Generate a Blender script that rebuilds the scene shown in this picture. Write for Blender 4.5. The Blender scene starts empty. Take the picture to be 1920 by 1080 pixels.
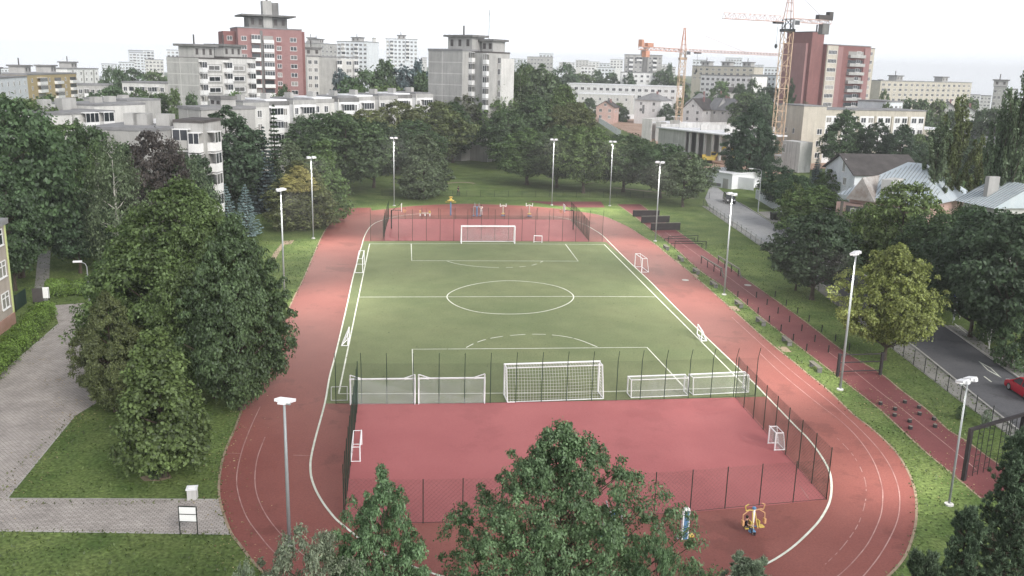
import bpy, bmesh, math, random
import numpy as np
from mathutils import Vector, Matrix
random.seed(7)
PI = math.pi
SC = bpy.context.scene
COL = SC.collection

# ------------------------------------------------------------------ camera
CAM = np.array([7.5916, -64.6419, 24.0434])
F = 1680.14                       # focal length in photo pixels (1920 wide)
YAW, PITCH, ROLL = 0.0902, 0.2400, 0.0255
_fx = np.array([math.sin(YAW)*math.cos(PITCH), math.cos(YAW)*math.cos(PITCH), -math.sin(PITCH)])
_rt = np.array([math.cos(YAW), -math.sin(YAW), 0.0])
_up = np.cross(_rt, _fx)
RT = math.cos(ROLL)*_rt + math.sin(ROLL)*_up
UP = -math.sin(ROLL)*_rt + math.cos(ROLL)*_up
FW = _fx
cd = bpy.data.cameras.new('camera')
cam = bpy.data.objects.new('camera', cd); COL.objects.link(cam)
M = Matrix.Identity(4)
for i in range(3):
    M[i][0], M[i][1], M[i][2], M[i][3] = RT[i], UP[i], -FW[i], CAM[i]
cam.matrix_world = M
cd.sensor_width = 36.0
cd.lens = 36.0*F/1920.0
cd.clip_start = 0.5
cd.clip_end = 20000
SC.camera = cam

# ------------------------------------------------------------------ sky, sun, exposure
SUN_EL, SUN_AZ = math.radians(34), math.radians(150)     # azimuth clockwise from +y; behind the camera, to the right
w = bpy.data.worlds.new('World'); SC.world = w; w.use_nodes = True
nt = w.node_tree; nt.nodes.clear()
sky = nt.nodes.new('ShaderNodeTexSky'); sky.sky_type = 'NISHITA'; sky.sun_disc = False
sky.sun_elevation = SUN_EL; sky.sun_rotation = SUN_AZ
sky.air_density = 1.0; sky.dust_density = 1.0; sky.ozone_density = 1.0
# cloud-veiled sky: the low band is as bright as the veil above it
tcw = nt.nodes.new('ShaderNodeTexCoord'); sx = nt.nodes.new('ShaderNodeSeparateXYZ'); cx = nt.nodes.new('ShaderNodeCombineXYZ')
ab = nt.nodes.new('ShaderNodeMath'); ab.operation = 'ABSOLUTE'; ad = nt.nodes.new('ShaderNodeMath'); ad.operation = 'ADD'; ad.inputs[1].default_value = 0.22
nt.links.new(tcw.outputs['Generated'], sx.inputs[0]); nt.links.new(sx.outputs[0], cx.inputs[0]); nt.links.new(sx.outputs[1], cx.inputs[1])
nt.links.new(sx.outputs[2], ab.inputs[0]); nt.links.new(ab.outputs[0], ad.inputs[0]); nt.links.new(ad.outputs[0], cx.inputs[2])
nt.links.new(cx.outputs[0], sky.inputs[0])
hs = nt.nodes.new('ShaderNodeHueSaturation'); hs.inputs['Saturation'].default_value = 0.16
bg = nt.nodes.new('ShaderNodeBackground'); bg.inputs['Strength'].default_value = 0.15
wo = nt.nodes.new('ShaderNodeOutputWorld')
nt.links.new(sky.outputs[0], hs.inputs['Color']); nt.links.new(hs.outputs[0], bg.inputs['Color']); nt.links.new(bg.outputs[0], wo.inputs[0])
sd = bpy.data.lights.new('sun', 'SUN'); sd.energy = 1.2; sd.angle = math.radians(25); sd.color = (1.0, 0.95, 0.88)
sun = bpy.data.objects.new('sun', sd); COL.objects.link(sun)
_sdir = Vector((math.sin(SUN_AZ)*math.cos(SUN_EL), math.cos(SUN_AZ)*math.cos(SUN_EL), math.sin(SUN_EL)))
sun.rotation_euler = _sdir.to_track_quat('Z', 'Y').to_euler()
SC.view_settings.view_transform = 'Standard'; SC.view_settings.look = 'None'
SC.view_settings.exposure = 1.12; SC.view_settings.gamma = 1.0
SC.cycles.max_bounces = 6; SC.cycles.diffuse_bounces = 4; SC.cycles.glossy_bounces = 2
SC.cycles.transmission_bounces = 3; SC.cycles.transparent_max_bounces = 24; SC.cycles.volume_bounces = 0
FLOOD = 230.0                     # watts per lit floodlight lamp

# ------------------------------------------------------------------ pixel <-> place helpers
def ray(px, py):
    return FW + (px-960)/F*RT - (py-540)/F*UP
_HT = [(-60,158),(115,139),(293,122),(502,112),(731,109),(972,112),(1212,122),(1441,137),(1649,159),(1825,185),(1990,215)]
_hz = []
for _x, _y in _HT:
    _d = ray(_x, _y); _hz.append((math.atan2(_d[0], _d[1]), -_d[2]/math.hypot(_d[0], _d[1])))
_ha = np.array([a for a, b in _hz]); _hb = np.array([b for a, b in _hz])
FLAT = 260.0
def fall(az): return float(np.interp(az, _ha, _hb))
def terrain(x, y):
    dx, dy = x-CAM[0], y-CAM[1]; D = math.hypot(dx, dy)
    return 0.0 if D <= FLAT else -fall(math.atan2(dx, dy))*(D-FLAT)
def G(px, py, z=0.0):
    d = ray(px, py); t = (z-CAM[2])/d[2] if d[2] < -1e-4 else 1e9
    p = CAM+d*t
    if z == 0.0 and math.hypot(p[0]-CAM[0], p[1]-CAM[1]) > FLAT:
        h = math.hypot(d[0], d[1]); tn = -d[2]/h; s = fall(math.atan2(d[0], d[1]))
        D = min((CAM[2]-FLAT*s)/max(tn-s, 1e-4), 3000)
        q = CAM[:2]+d[:2]/h*D; return Vector((q[0], q[1], terrain(q[0], q[1])))
    return Vector((p[0], p[1], z))
def XY(px, D, py=200):
    d = ray(px, py); h = math.hypot(d[0], d[1])
    x, y = CAM[0]+d[0]/h*D, CAM[1]+d[1]/h*D
    return Vector((x, y, terrain(x, y)))
def zat(P, py):
    d0 = np.array([P[0]-CAM[0], P[1]-CAM[1], -CAM[2]]); c = -(py-540)/F
    return (c*(d0@FW)-(d0@UP))/(UP[2]-c*FW[2])
def ppm(P):
    return F/((np.array(P)-CAM)@FW)
def spline(pts, n=8, closed=False):
    p = [np.array(q, float) for q in pts]; out = []; N = len(p)
    rng = range(N if closed else N-1)
    for i in rng:
        if closed: a, b, c, d = p[i-1], p[i], p[(i+1) % N], p[(i+2) % N]
        else: a, b, c, d = p[max(i-1, 0)], p[i], p[i+1], p[min(i+2, N-1)]
        for k in range(n):
            t = k/n
            out.append(.5*((2*b)+(-a+c)*t+(2*a-5*b+4*c-d)*t*t+(-a+3*b-3*c+d)*t**3))
    if not closed: out.append(p[-1])
    return out

# ------------------------------------------------------------------ materials
MAT = {}
def mat(name, col, rough=.8, var=.0, scale=1.0, col2=None, bump=0.0, metal=0.0, spec=.3, emit=None, detail=4.0, big=None, grit=None, streak=0, stain=None):
    m = bpy.data.materials.new(name); m.use_nodes = True; MAT[name] = m
    n, l = m.node_tree.nodes, m.node_tree.links
    b = n['Principled BSDF']
    b.inputs['Roughness'].default_value = rough; b.inputs['Metallic'].default_value = metal
    b.inputs['Specular IOR Level'].default_value = spec
    b.inputs['Base Color'].default_value = (*col, 1)
    if var or col2:
        tc = n.new('ShaderNodeTexCoord'); no = n.new('ShaderNodeTexNoise')
        no.inputs['Scale'].default_value = scale; no.inputs['Detail'].default_value = detail; no.inputs['Roughness'].default_value = .65
        l.new(tc.outputs['Object'], no.inputs['Vector'])
        r = n.new('ShaderNodeValToRGB')
        c2 = col2 if col2 else tuple(c*(1+var) for c in col)
        c1 = col if col2 else tuple(c*(1-var) for c in col)
        r.color_ramp.elements[0].position = .34; r.color_ramp.elements[1].position = .66
        r.color_ramp.elements[0].color = (*c1, 1); r.color_ramp.elements[1].color = (*c2, 1)
        l.new(no.outputs['Fac'], r.inputs['Fac']); out = r.outputs['Color']
        for spec_ in (big, grit):
            if not spec_: continue
            s2, amt = spec_
            n2 = n.new('ShaderNodeTexNoise'); n2.inputs['Scale'].default_value = s2; n2.inputs['Detail'].default_value = 3
            l.new(tc.outputs['Object'], n2.inputs['Vector'])
            mr = n.new('ShaderNodeMapRange'); mr.inputs[1].default_value = .3; mr.inputs[2].default_value = .7
            mr.inputs[3].default_value = 1-amt; mr.inputs[4].default_value = 1+amt
            l.new(n2.outputs['Fac'], mr.inputs[0])
            mx = n.new('ShaderNodeMix'); mx.data_type = 'RGBA'; mx.blend_type = 'MULTIPLY'; mx.inputs['Factor'].default_value = 1
            l.new(out, mx.inputs[6]); l.new(mr.outputs[0], mx.inputs[7]); out = mx.outputs[2]
        if streak or stain:
            n3 = n.new('ShaderNodeTexNoise'); n3.inputs['Detail'].default_value = 6; n3.inputs['Roughness'].default_value = .7
            mp = n.new('ShaderNodeMapping'); l.new(tc.outputs['Object'], mp.inputs[0]); l.new(mp.outputs[0], n3.inputs['Vector'])
            mr = n.new('ShaderNodeMapRange')
            if streak:
                mp.inputs['Scale'].default_value = (1.1,1.1,.10); n3.inputs['Scale'].default_value = 1.0
                mr.inputs[1].default_value = .42; mr.inputs[2].default_value = .68; mr.inputs[3].default_value = 1.0; mr.inputs[4].default_value = 1-streak
            else:
                n3.inputs['Scale'].default_value = stain[0]; mr.inputs[1].default_value = stain[2]; mr.inputs[2].default_value = stain[2]+.05
                mr.inputs[3].default_value = 1.0; mr.inputs[4].default_value = 1-stain[1]
            l.new(n3.outputs['Fac'], mr.inputs[0])
            mx = n.new('ShaderNodeMix'); mx.data_type = 'RGBA'; mx.blend_type = 'MULTIPLY'; mx.inputs['Factor'].default_value = 1
            l.new(out, mx.inputs[6]); l.new(mr.outputs[0], mx.inputs[7]); out = mx.outputs[2]
        l.new(out, b.inputs['Base Color'])
        if bump:
            bp = n.new('ShaderNodeBump'); bp.inputs['Strength'].default_value = bump; bp.inputs['Distance'].default_value = .05
            l.new(no.outputs['Fac'], bp.inputs['Height']); l.new(bp.outputs[0], b.inputs['Normal'])
    if emit:
        b.inputs['Emission Color'].default_value = (*emit[0], 1); b.inputs['Emission Strength'].default_value = emit[1]
    return m
def leaf_mat(name, trans=.38, nscale=.35, var=.35):
    m = bpy.data.materials.new(name); m.use_nodes = True; MAT[name] = m
    n, l = m.node_tree.nodes, m.node_tree.links; n.clear()
    o = n.new('ShaderNodeOutputMaterial'); oi = n.new('ShaderNodeObjectInfo'); ge = n.new('ShaderNodeNewGeometry')
    tc = n.new('ShaderNodeTexCoord')
    no = n.new('ShaderNodeTexNoise'); no.inputs['Scale'].default_value = nscale; no.inputs['Detail'].default_value = 3
    l.new(tc.outputs['Object'], no.inputs['Vector'])
    a1 = n.new('ShaderNodeMapRange'); a1.inputs[1].default_value = .3; a1.inputs[2].default_value = .7
    a1.inputs[3].default_value = 1-var; a1.inputs[4].default_value = 1+var; l.new(no.outputs['Fac'], a1.inputs[0])
    a2 = n.new('ShaderNodeMapRange'); a2.inputs[3].default_value = .52; a2.inputs[4].default_value = 1.65
    l.new(ge.outputs['Random Per Island'], a2.inputs[0])
    mu = n.new('ShaderNodeMath'); mu.operation = 'MULTIPLY'; l.new(a1.outputs[0], mu.inputs[0]); l.new(a2.outputs[0], mu.inputs[1])
    mx = n.new('ShaderNodeMix'); mx.data_type = 'RGBA'; mx.blend_type = 'MULTIPLY'; mx.inputs['Factor'].default_value = 1
    l.new(oi.outputs['Color'], mx.inputs[6]); l.new(mu.outputs[0], mx.inputs[7])
    d = n.new('ShaderNodeBsdfDiffuse'); t = n.new('ShaderNodeBsdfTranslucent'); s = n.new('ShaderNodeMixShader'); s.inputs[0].default_value = trans
    gl = n.new('ShaderNodeBsdfGlossy'); gl.inputs['Roughness'].default_value = .5; gl.inputs['Color'].default_value = (.75,.8,.85,1)
    s2 = n.new('ShaderNodeMixShader'); s2.inputs[0].default_value = .025
    l.new(mx.outputs[2], d.inputs[0]); l.new(mx.outputs[2], t.inputs[0])
    l.new(d.outputs[0], s.inputs[1]); l.new(t.outputs[0], s.inputs[2])
    l.new(s.outputs[0], s2.inputs[1]); l.new(gl.outputs[0], s2.inputs[2]); l.new(s2.outputs[0], o.inputs[0])
    return m
def mesh_mat(name, col, cover):
    m = bpy.data.materials.new(name); m.use_nodes = True; MAT[name] = m
    n, l = m.node_tree.nodes, m.node_tree.links; n.clear()
    o = n.new('ShaderNodeOutputMaterial'); d = n.new('ShaderNodeBsdfDiffuse'); d.inputs[0].default_value = (*col, 1)
    t = n.new('ShaderNodeBsdfTransparent'); s = n.new('ShaderNodeMixShader')
    tc = n.new('ShaderNodeTexCoord'); no = n.new('ShaderNodeTexNoise'); no.inputs['Scale'].default_value = .8; no.inputs['Detail'].default_value = 2
    l.new(tc.outputs['Object'], no.inputs['Vector'])
    mr = n.new('ShaderNodeMapRange'); mr.inputs[1].default_value = .3; mr.inputs[2].default_value = .7
    mr.inputs[3].default_value = cover*.75; mr.inputs[4].default_value = cover*1.25; l.new(no.outputs['Fac'], mr.inputs[0])
    l.new(mr.outputs[0], s.inputs[0]); l.new(t.outputs[0], s.inputs[1]); l.new(d.outputs[0], s.inputs[2]); l.new(s.outputs[0], o.inputs[0])
    return m
mat('lawn', (.068,.110,.032), .95, scale=.30, col2=(.136,.176,.060), bump=.5, spec=.1, detail=10, big=(.05,.22), grit=(5,.45), stain=(.55,-.35,.60))
mat('track', (.188,.061,.052), .75, scale=.12, col2=(.226,.080,.067), spec=.25, detail=5, big=(.035,.13), grit=(9,.12), stain=(.16,.2,.555))
mat('court', (.310,.094,.098), .8, scale=.10, col2=(.352,.115,.117), spec=.2, detail=5, big=(.05,.07), grit=(9,.07), stain=(.12,.09,.56))
mat('strip', (.130,.040,.043), .8, scale=.3, col2=(.170,.060,.060), spec=.2, detail=6, grit=(9,.14), stain=(.3,.18,.56))
mat('turf', (.124,.153,.078), .95, scale=.07, col2=(.162,.183,.097), spec=.05, detail=4, big=(.35,.07), grit=(8,.16), stain=(1.6,.16,.66))
mat('line', (.68,.69,.62), .8, scale=1.6, col2=(.50,.52,.44), detail=6)
mat('thin_line', (.44,.28,.26), .8, scale=.8, col2=(.27,.13,.12))
mat('dirt', (.22,.17,.12), .95, scale=.8, col2=(.32,.25,.18))
mat('soil', (.30,.19,.14), .95, scale=.12, col2=(.42,.30,.23), detail=8)
mat('asphalt', (.085,.085,.092), .85, scale=.25, col2=(.115,.115,.122), detail=6, grit=(6,.12), stain=(.35,.22,.56))
mat('asphalt_old', (.27,.27,.275), .7, scale=.2, col2=(.37,.37,.37), detail=7, grit=(5,.12), stain=(.4,.25,.55))
mat('kerb', (.36,.35,.33), .9, var=.15, scale=1.2)
mat('pavement', (.20,.195,.185), .9, scale=.5, col2=(.30,.29,.27), detail=7)
mat('white_metal', (.78,.78,.80), .45, var=.05, scale=2)
mat('grey_metal', (.30,.32,.33), .45, var=.08, scale=1.5, metal=.2)
mat('pole_green', (.36,.42,.40), .5, var=.06, scale=1)
mat('dark_metal', (.018,.022,.020), .5, var=.2, scale=3)
mat('fence_green', (.012,.030,.022), .5, var=.2, scale=3)
mat('black_board', (.024,.020,.022), .75, var=.2, scale=1)
mat('wood_grey', (.16,.15,.13), .9, var=.25, scale=4)
mat('lamp_lens', (.9,.9,.9), .3, emit=((1,.97,.92), 1.2))
mat('bark', (.07,.055,.042), .95, var=.4, scale=3, bump=.6)
mat('birch_bark', (.42,.40,.36), .9, scale=2.5, col2=(.60,.58,.54))
g_ = mat('glass', (.035,.042,.052), .12, spec=.6)
_n, _l = g_.node_tree.nodes, g_.node_tree.links; _oi = _n.new('ShaderNodeObjectInfo'); _r = _n.new('ShaderNodeValToRGB'); _r.color_ramp.interpolation = 'CONSTANT'
for _p, _c in ((0, (.02,.025,.03)), (.45, (.05,.055,.065)), (.70, (.12,.12,.12)), (.86, (.26,.25,.235))):
    _e = _r.color_ramp.elements[0] if _p == 0 else _r.color_ramp.elements.new(_p); _e.position = _p; _e.color = (*_c, 1)
_r.color_ramp.elements[-1].color = (.26,.25,.235,1); _l.new(_oi.outputs['Random'], _r.inputs['Fac']); _l.new(_r.outputs['Color'], _n['Principled BSDF'].inputs['Base Color'])
mat('pvc', (.72,.72,.72), .5)
mat('panel_grey', (0.36, 0.355, 0.345), .9, scale=.3, col2=(0.44, 0.435, 0.42), detail=7, streak=0.25)
mat('panel_pale', (0.55, 0.545, 0.525), .9, scale=.3, col2=(0.64, 0.63, 0.61), detail=7, streak=0.2)
mat('panel_joint', (.50,.495,.475), .9)
mat('panel_white', (0.7, 0.7, 0.7), .9, scale=.3, col2=(0.78, 0.775, 0.77), detail=7, streak=0.14)
mat('panel_blue', (0.62, 0.65, 0.69), .9, scale=.3, col2=(0.7, 0.73, 0.76), detail=7, streak=0.12)
mat('panel_yellow', (0.4, 0.31, 0.16), .9, scale=.3, col2=(0.44, 0.35, 0.19), detail=7, streak=0.12)
mat('brick_red', (0.27, 0.15, 0.148), .9, scale=.3, col2=(0.315, 0.18, 0.175), detail=7, streak=0.12)
mat('brick_deep', (0.195, 0.09, 0.086), .9, scale=.3, col2=(0.235, 0.112, 0.106), detail=7, streak=0.12)
mat('tan_wall', (0.46, 0.425, 0.36), .9, scale=.3, col2=(0.54, 0.5, 0.43), detail=7, streak=0.2)
mat('pink_wall', (.50,.34,.30), .85, scale=.5, col2=(.56,.40,.36))
mat('roof_dark', (.075,.068,.066), .85, var=.25, scale=.5)
mat('roof_grey', (.22,.22,.225), .8, var=.2, scale=.4)
mat('roof_tin', (.50,.57,.62), .42, scale=.6, col2=(.60,.65,.68), metal=.35, detail=5)
mat('roof_rust', (.24,.19,.16), .7, scale=.5, col2=(.52,.50,.48), detail=6)
mat('concrete', (0.5, 0.495, 0.485), .9, scale=.3, col2=(0.62, 0.615, 0.6), detail=7, streak=0.28)
mat('concrete_dark', (0.15, 0.148, 0.145), .9, scale=.3, col2=(0.22, 0.218, 0.215), detail=7, streak=0.3)
mat('hoarding', (.72,.73,.75), .6, var=.05, scale=.3)
mat('crane_pink', (.56,.40,.36), .6, var=.15, scale=.4)
mat('crane_orange', (.52,.27,.19), .6, var=.15, scale=.4)
mat('crane_yellow', (.55,.40,.28), .6, var=.15, scale=.4)
mat('yellow_paint', (.56,.42,.10), .45)
mat('blue_paint', (.10,.22,.38), .45)
mat('orange_paint', (.56,.32,.16), .5)
mat('red_car', (.42,.012,.03), .25, spec=.6)
mat('black_car', (.012,.012,.016), .25, spec=.6)
mat('grey_car', (.07,.075,.08), .3, spec=.6)
mat('white_car', (.75,.75,.76), .25, spec=.6)
mat('rubber', (.012,.012,.012), .8)
mat('rim', (.45,.46,.48), .35, metal=.7)
mat('sign_blue', (.02,.06,.35), .5)
mat('sign_white', (.85,.85,.85), .5)
mat('sign_yellow', (.75,.65,.04), .5)
mat('school_wall', (0.36, 0.315, 0.275), .9, scale=.3, col2=(0.41, 0.36, 0.315), detail=7, streak=0.14)
mat('school_base', (.38,.22,.17), .9, scale=.8, col2=(.46,.29,.24))
mat('lime_trim', (.52,.58,.26), .8)
mat('skin', (.45,.27,.20), .6)
mat('cloth_white', (.72,.70,.70), .85)
mat('cloth_black', (.015,.015,.02), .9)
mat('cloth_dark', (.04,.045,.06), .9)
mat('cloth_blue', (.10,.13,.20), .9)
mat('hair_dark', (.02,.014,.01), .8)
mat('net_white', (.72,.72,.74), .8)
mat('container', (.05,.055,.045), .6)
leaf_mat('leaf'); leaf_mat('leaf_small', .35, .6, .3); leaf_mat('needle', .12, .8, .3)
mesh_mat('chain_link', (.055,.050,.048), .30)
mesh_mat('chain_green', (.012,.045,.032), .5)
mesh_mat('wire_far', (.06,.06,.055), .15)
mesh_mat('wire_near', (.06,.06,.055), .09)
mesh_mat('fine_net', (.62,.64,.66), .22)
# block paving
def paving():
    m = bpy.data.materials.new('paving'); m.use_nodes = True; MAT['paving'] = m
    n, l = m.node_tree.nodes, m.node_tree.links; b = n['Principled BSDF']; b.inputs['Roughness'].default_value = .9; b.inputs['Specular IOR Level'].default_value = .15
    tc = n.new('ShaderNodeTexCoord'); mp = n.new('ShaderNodeMapping'); mp.inputs['Rotation'].default_value[2] = .06
    l.new(tc.outputs['Object'], mp.inputs[0])
    br = n.new('ShaderNodeTexBrick'); br.inputs['Scale'].default_value = 1.0; br.inputs['Brick Width'].default_value = .30; br.inputs['Row Height'].default_value = .15
    br.inputs['Mortar Size'].default_value = .022; br.inputs['Bias'].default_value = -.3
    br.inputs['Color1'].default_value = (.43,.395,.37,1); br.inputs['Color2'].default_value = (.33,.298,.278,1); br.inputs['Mortar'].default_value = (.20,.18,.165,1)
    l.new(mp.outputs[0], br.inputs['Vector'])
    no = n.new('ShaderNodeTexNoise'); no.inputs['Scale'].default_value = .55; no.inputs['Detail'].default_value = 8; no.inputs['Roughness'].default_value = .75
    l.new(tc.outputs['Object'], no.inputs['Vector'])
    mr = n.new('ShaderNodeMapRange'); mr.inputs[1].default_value = .3; mr.inputs[2].default_value = .7; mr.inputs[3].default_value = .72; mr.inputs[4].default_value = 1.22
    l.new(no.outputs['Fac'], mr.inputs[0])
    mx = n.new('ShaderNodeMix'); mx.data_type = 'RGBA'; mx.blend_type = 'MULTIPLY'; mx.inputs['Factor'].default_value = 1
    l.new(br.outputs['Color'], mx.inputs[6]); l.new(mr.outputs[0], mx.inputs[7]); l.new(mx.outputs[2], b.inputs['Base Color'])
paving()

# ------------------------------------------------------------------ mesh building
class MB:
    def __init__(s): s.v, s.f, s.mi = [], [], []
    def add(s, vs, fs, mi=0):
        o = len(s.v); s.v += [tuple(v) for v in vs]; s.f += [tuple(i+o for i in f) for f in fs]; s.mi += [mi]*len(fs); return s
    def box(s, x0, x1, y0, y1, z0, z1, mi=0):
        return s.add([(x0,y0,z0),(x1,y0,z0),(x1,y1,z0),(x0,y1,z0),(x0,y0,z1),(x1,y0,z1),(x1,y1,z1),(x0,y1,z1)],
                     [(3,2,1,0),(4,5,6,7),(0,1,5,4),(1,2,6,5),(2,3,7,6),(3,0,4,7)], mi)
    def cbox(s, c, sx, sy, sz, rot=None, mi=0):
        R = rot if rot is not None else Matrix.Identity(3); vs = []
        for dz in (-.5,.5):
            for dx, dy in ((-.5,-.5),(.5,-.5),(.5,.5),(-.5,.5)):
                vs.append(Vector(c)+R@Vector((dx*sx, dy*sy, dz*sz)))
        return s.add(vs, [(3,2,1,0),(4,5,6,7),(0,1,5,4),(1,2,6,5),(2,3,7,6),(3,0,4,7)], mi)
    def tube(s, p, q, r, r2=None, n=6, mi=0, cap=True):
        p, q = Vector(p), Vector(q); r2 = r if r2 is None else r2
        d = (q-p); 
        if d.length < 1e-6: return s
        d.normalize(); a = d.orthogonal().normalized(); b = d.cross(a); vs = []
        for c, rr in ((p, r), (q, r2)):
            for k in range(n):
                t = 2*PI*k/n; vs.append(c+a*math.cos(t)*rr+b*math.sin(t)*rr)
        fs = [(k, (k+1) % n, n+(k+1) % n, n+k) for k in range(n)]
        if cap: fs += [tuple(range(n-1, -1, -1)), tuple(range(n, 2*n))]
        return s.add(vs, fs, mi)
    def path(s, pts, r, n=6, mi=0):
        for a, b in zip(pts[:-1], pts[1:]): s.tube(a, b, r, n=n, mi=mi)
        return s
    def bar(s, p, q, wdt, hgt=None, mi=0):
        p, q = Vector(p), Vector(q); d = q-p
        if d.length < 1e-6: return s
        R = d.to_track_quat('X', 'Z').to_matrix()
        return s.cbox((p+q)/2, d.length, wdt, hgt or wdt, R, mi)
    def poly(s, pts, mi=0): return s.add(pts, [tuple(range(len(pts)))], mi)
    def prism(s, poly, z0, z1, mi=0):
        n = len(poly); vs = [(x,y,z0) for x,y in poly]+[(x,y,z1) for x,y in poly]
        return s.add(vs, [tuple(range(n-1,-1,-1)), tuple(range(n,2*n))]+[(i,(i+1)%n,n+(i+1)%n,n+i) for i in range(n)], mi)
    def lathe(s, prof, n=12, c=(0,0,0), mi=0):
        vs = []
        for r, z in prof:
            for k in range(n): vs.append((c[0]+r*math.cos(2*PI*k/n), c[1]+r*math.sin(2*PI*k/n), c[2]+z))
        fs = []
        for j in range(len(prof)-1):
            for k in range(n): fs.append((j*n+k, j*n+(k+1)%n, (j+1)*n+(k+1)%n, (j+1)*n+k))
        fs += [tuple(range(n-1,-1,-1)), tuple(range((len(prof)-1)*n, len(prof)*n))]
        return s.add(vs, fs, mi)
    def data(s, name, mats):
        me = bpy.data.meshes.new(name); me.from_pydata(s.v, [], s.f)
        for m in (mats if isinstance(mats, (list, tuple)) else [mats]): me.materials.append(MAT[m])
        if me.materials and len(me.materials) > 1: me.polygons.foreach_set('material_index', s.mi)
        me.update(); return me
    def build(s, name, mats, parent=None, loc=(0,0,0), rotz=0, smooth=False):
        me = s.data(name, mats)
        if smooth: me.polygons.foreach_set('use_smooth', [True]*len(me.polygons))
        return link(name, me, parent, loc, rotz)
def link(name, me, parent=None, loc=(0,0,0), rotz=0):
    o = bpy.data.objects.new(name, me); COL.objects.link(o); o.location = loc; o.rotation_euler = (0,0,rotz)
    if parent: o.parent = parent
    return o
def tag(o, label, cat, group=None):
    o['label'] = label; o['category'] = cat
    if group: o['group'] = group
    return o
def thing(name, label, cat, loc=(0,0,0), rotz=0, group=None):
    o = bpy.data.objects.new(name, None); COL.objects.link(o); o.location = loc; o.rotation_euler = (0,0,rotz); o.empty_display_size = .3
    return tag(o, label, cat, group)
def structure(o): o['kind'] = 'structure'; return o
def dup(root, loc, rotz=None, label=None, group=None):
    r = root.copy(); COL.objects.link(r); r.location = loc
    if rotz is not None: r.rotation_euler = (0,0,rotz)
    if label: r['label'] = label
    if group: r['group'] = group
    for ch in list(root.children):
        c = ch.copy(); COL.objects.link(c); c.parent = r
        for g in list(ch.children):
            d = g.copy(); COL.objects.link(d); d.parent = c
    return r
def heading(a, b): return math.atan2(b[1]-a[1], b[0]-a[0])

# ------------------------------------------------------------------ ground sheets
def sheet(name, px, z, m, smooth=0, closed=True):
    pts = spline(px, smooth, True) if smooth else px
    ps = [G(p[0], p[1]) for p in pts]
    bm = bmesh.new(); vs = [bm.verts.new((p.x, p.y, z)) for p in ps]
    f = bm.faces.new(vs); f.normal_update()
    if f.normal.z < 0: f.normal_flip()
    bmesh.ops.triangulate(bm, faces=[f])
    me = bpy.data.meshes.new(name); bm.to_mesh(me); bm.free(); me.materials.append(MAT[m])
    return structure(link(name, me))
def ribbon_mesh(b, ps, width, z, mi=0, dash=None):
    ps = [Vector((p[0], p[1], 0)) for p in ps]; L, R = [], []
    for i, p in enumerate(ps):
        a = ps[max(i-1, 0)]; c = ps[min(i+1, len(ps)-1)]; d = (c-a).normalized(); n = Vector((-d.y, d.x, 0))
        L.append(p+n*width/2); R.append(p-n*width/2)
    for i in range(len(ps)-1):
        if dash and dash(i): continue
        b.add([(L[i].x,L[i].y,z),(R[i].x,R[i].y,z),(R[i+1].x,R[i+1].y,z),(L[i+1].x,L[i+1].y,z)], [(0,1,2,3)], mi)
def line(name, px, width, m, z=.030, smooth=8, closed=False, dash=None):
    pts = spline(px, smooth, closed) if smooth else px
    if closed: pts = list(pts)+[pts[0]]
    b = MB(); ribbon_mesh(b, [G(p[0], p[1]) for p in pts], width, z, dash=dash)
    return structure(b.build(name, m))

# terrain: polar sheet round the foot of the camera, reaching the horizon
def build_ground():
    b = MB(); rings = [0.5,10,20,30,40,50,60,70,80,90,100,120,140,170,200,230,260,300,350,420,500,600,750,950,1300,1800,2400,3000]
    NA = 180; vs = []
    for D in rings:
        for k in range(NA):
            a = 2*PI*k/NA; x, y = CAM[0]+D*math.sin(a), CAM[1]+D*math.cos(a)
            aa = a if a < PI else a-2*PI
            z = 0.0 if D <= FLAT else -fall(aa)*(D-FLAT)
            vs.append((x, y, z))
    fs = []
    for j in range(len(rings)-1):
        for k in range(NA): fs.append((j*NA+k, (j+1)*NA+k, (j+1)*NA+(k+1)%NA, j*NA+(k+1)%NA))
    fs.append(tuple(range(NA)))
    b.add(vs, [f[::-1] for f in fs])
    o = b.build('ground', 'lawn'); structure(o)
    return o
build_ground()

TRACK_OUT = [(635,390),(617,420),(600,450),(570,520),(550,560),(528,610),(507,655),(485,700),(457,760),(442,800),(422,847),(412,891),(411,930),(419,963),(433,999),(450,1022),
 (480,1060),(530,1105),(620,1160),(760,1215),(950,1250),(1150,1255),(1350,1225),(1500,1175),(1610,1115),(1660,1085),(1692,1051),(1707,1020),(1717,981),(1718.5,945),(1714,914),(1702,883),
 (1681,849),(1655,822),(1630,800),(1600,777),(1552,731),(1512,699),(1490,680),(1440,640),(1395,600),(1330,542),(1287,505),(1255,480),(1230,459),(1202,441),(1177,425),(1130,405),(1080,396),(1030,390),
 (980,386),(905,383),(855,382.5),(780,386),(725,392),(697,395)]
track_px = [(635,390)]+[tuple(p) for p in spline(TRACK_OUT, 4)]+[(695,389.5)]
sheet('running_track', track_px[1:], .012, 'track')
line('track_kerb', [tuple(p) for p in spline(TRACK_OUT, 4)], .14, 'dirt', z=.020, smooth=0)
TURF_L = [(682,452.5),(675,472),(662,520),(649,580),(629,665),(618,712),(609,757)]
TURF_R = [(1437,744),(1400,705),(1335,643),(1270,580),(1221,530),(1190,501),(1150,466),(1136,454)]
sheet('artificial_turf', TURF_L+[(775,757.5),(945,755),(1155,751),(1377,745.5)]+TURF_R+[(1102,453.5),(950,452.5),(780,452.2)], .020, 'turf')
sheet('near_court', [(670,757.5),(775,757.5),(945,755),(1155,751),(1380,745.5),(1430,800),(1490,868),(1550,937),(1400,952),(1257,964),(1000,975),(767,982),(645,978),(655,880)], .0165, 'court')
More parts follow.
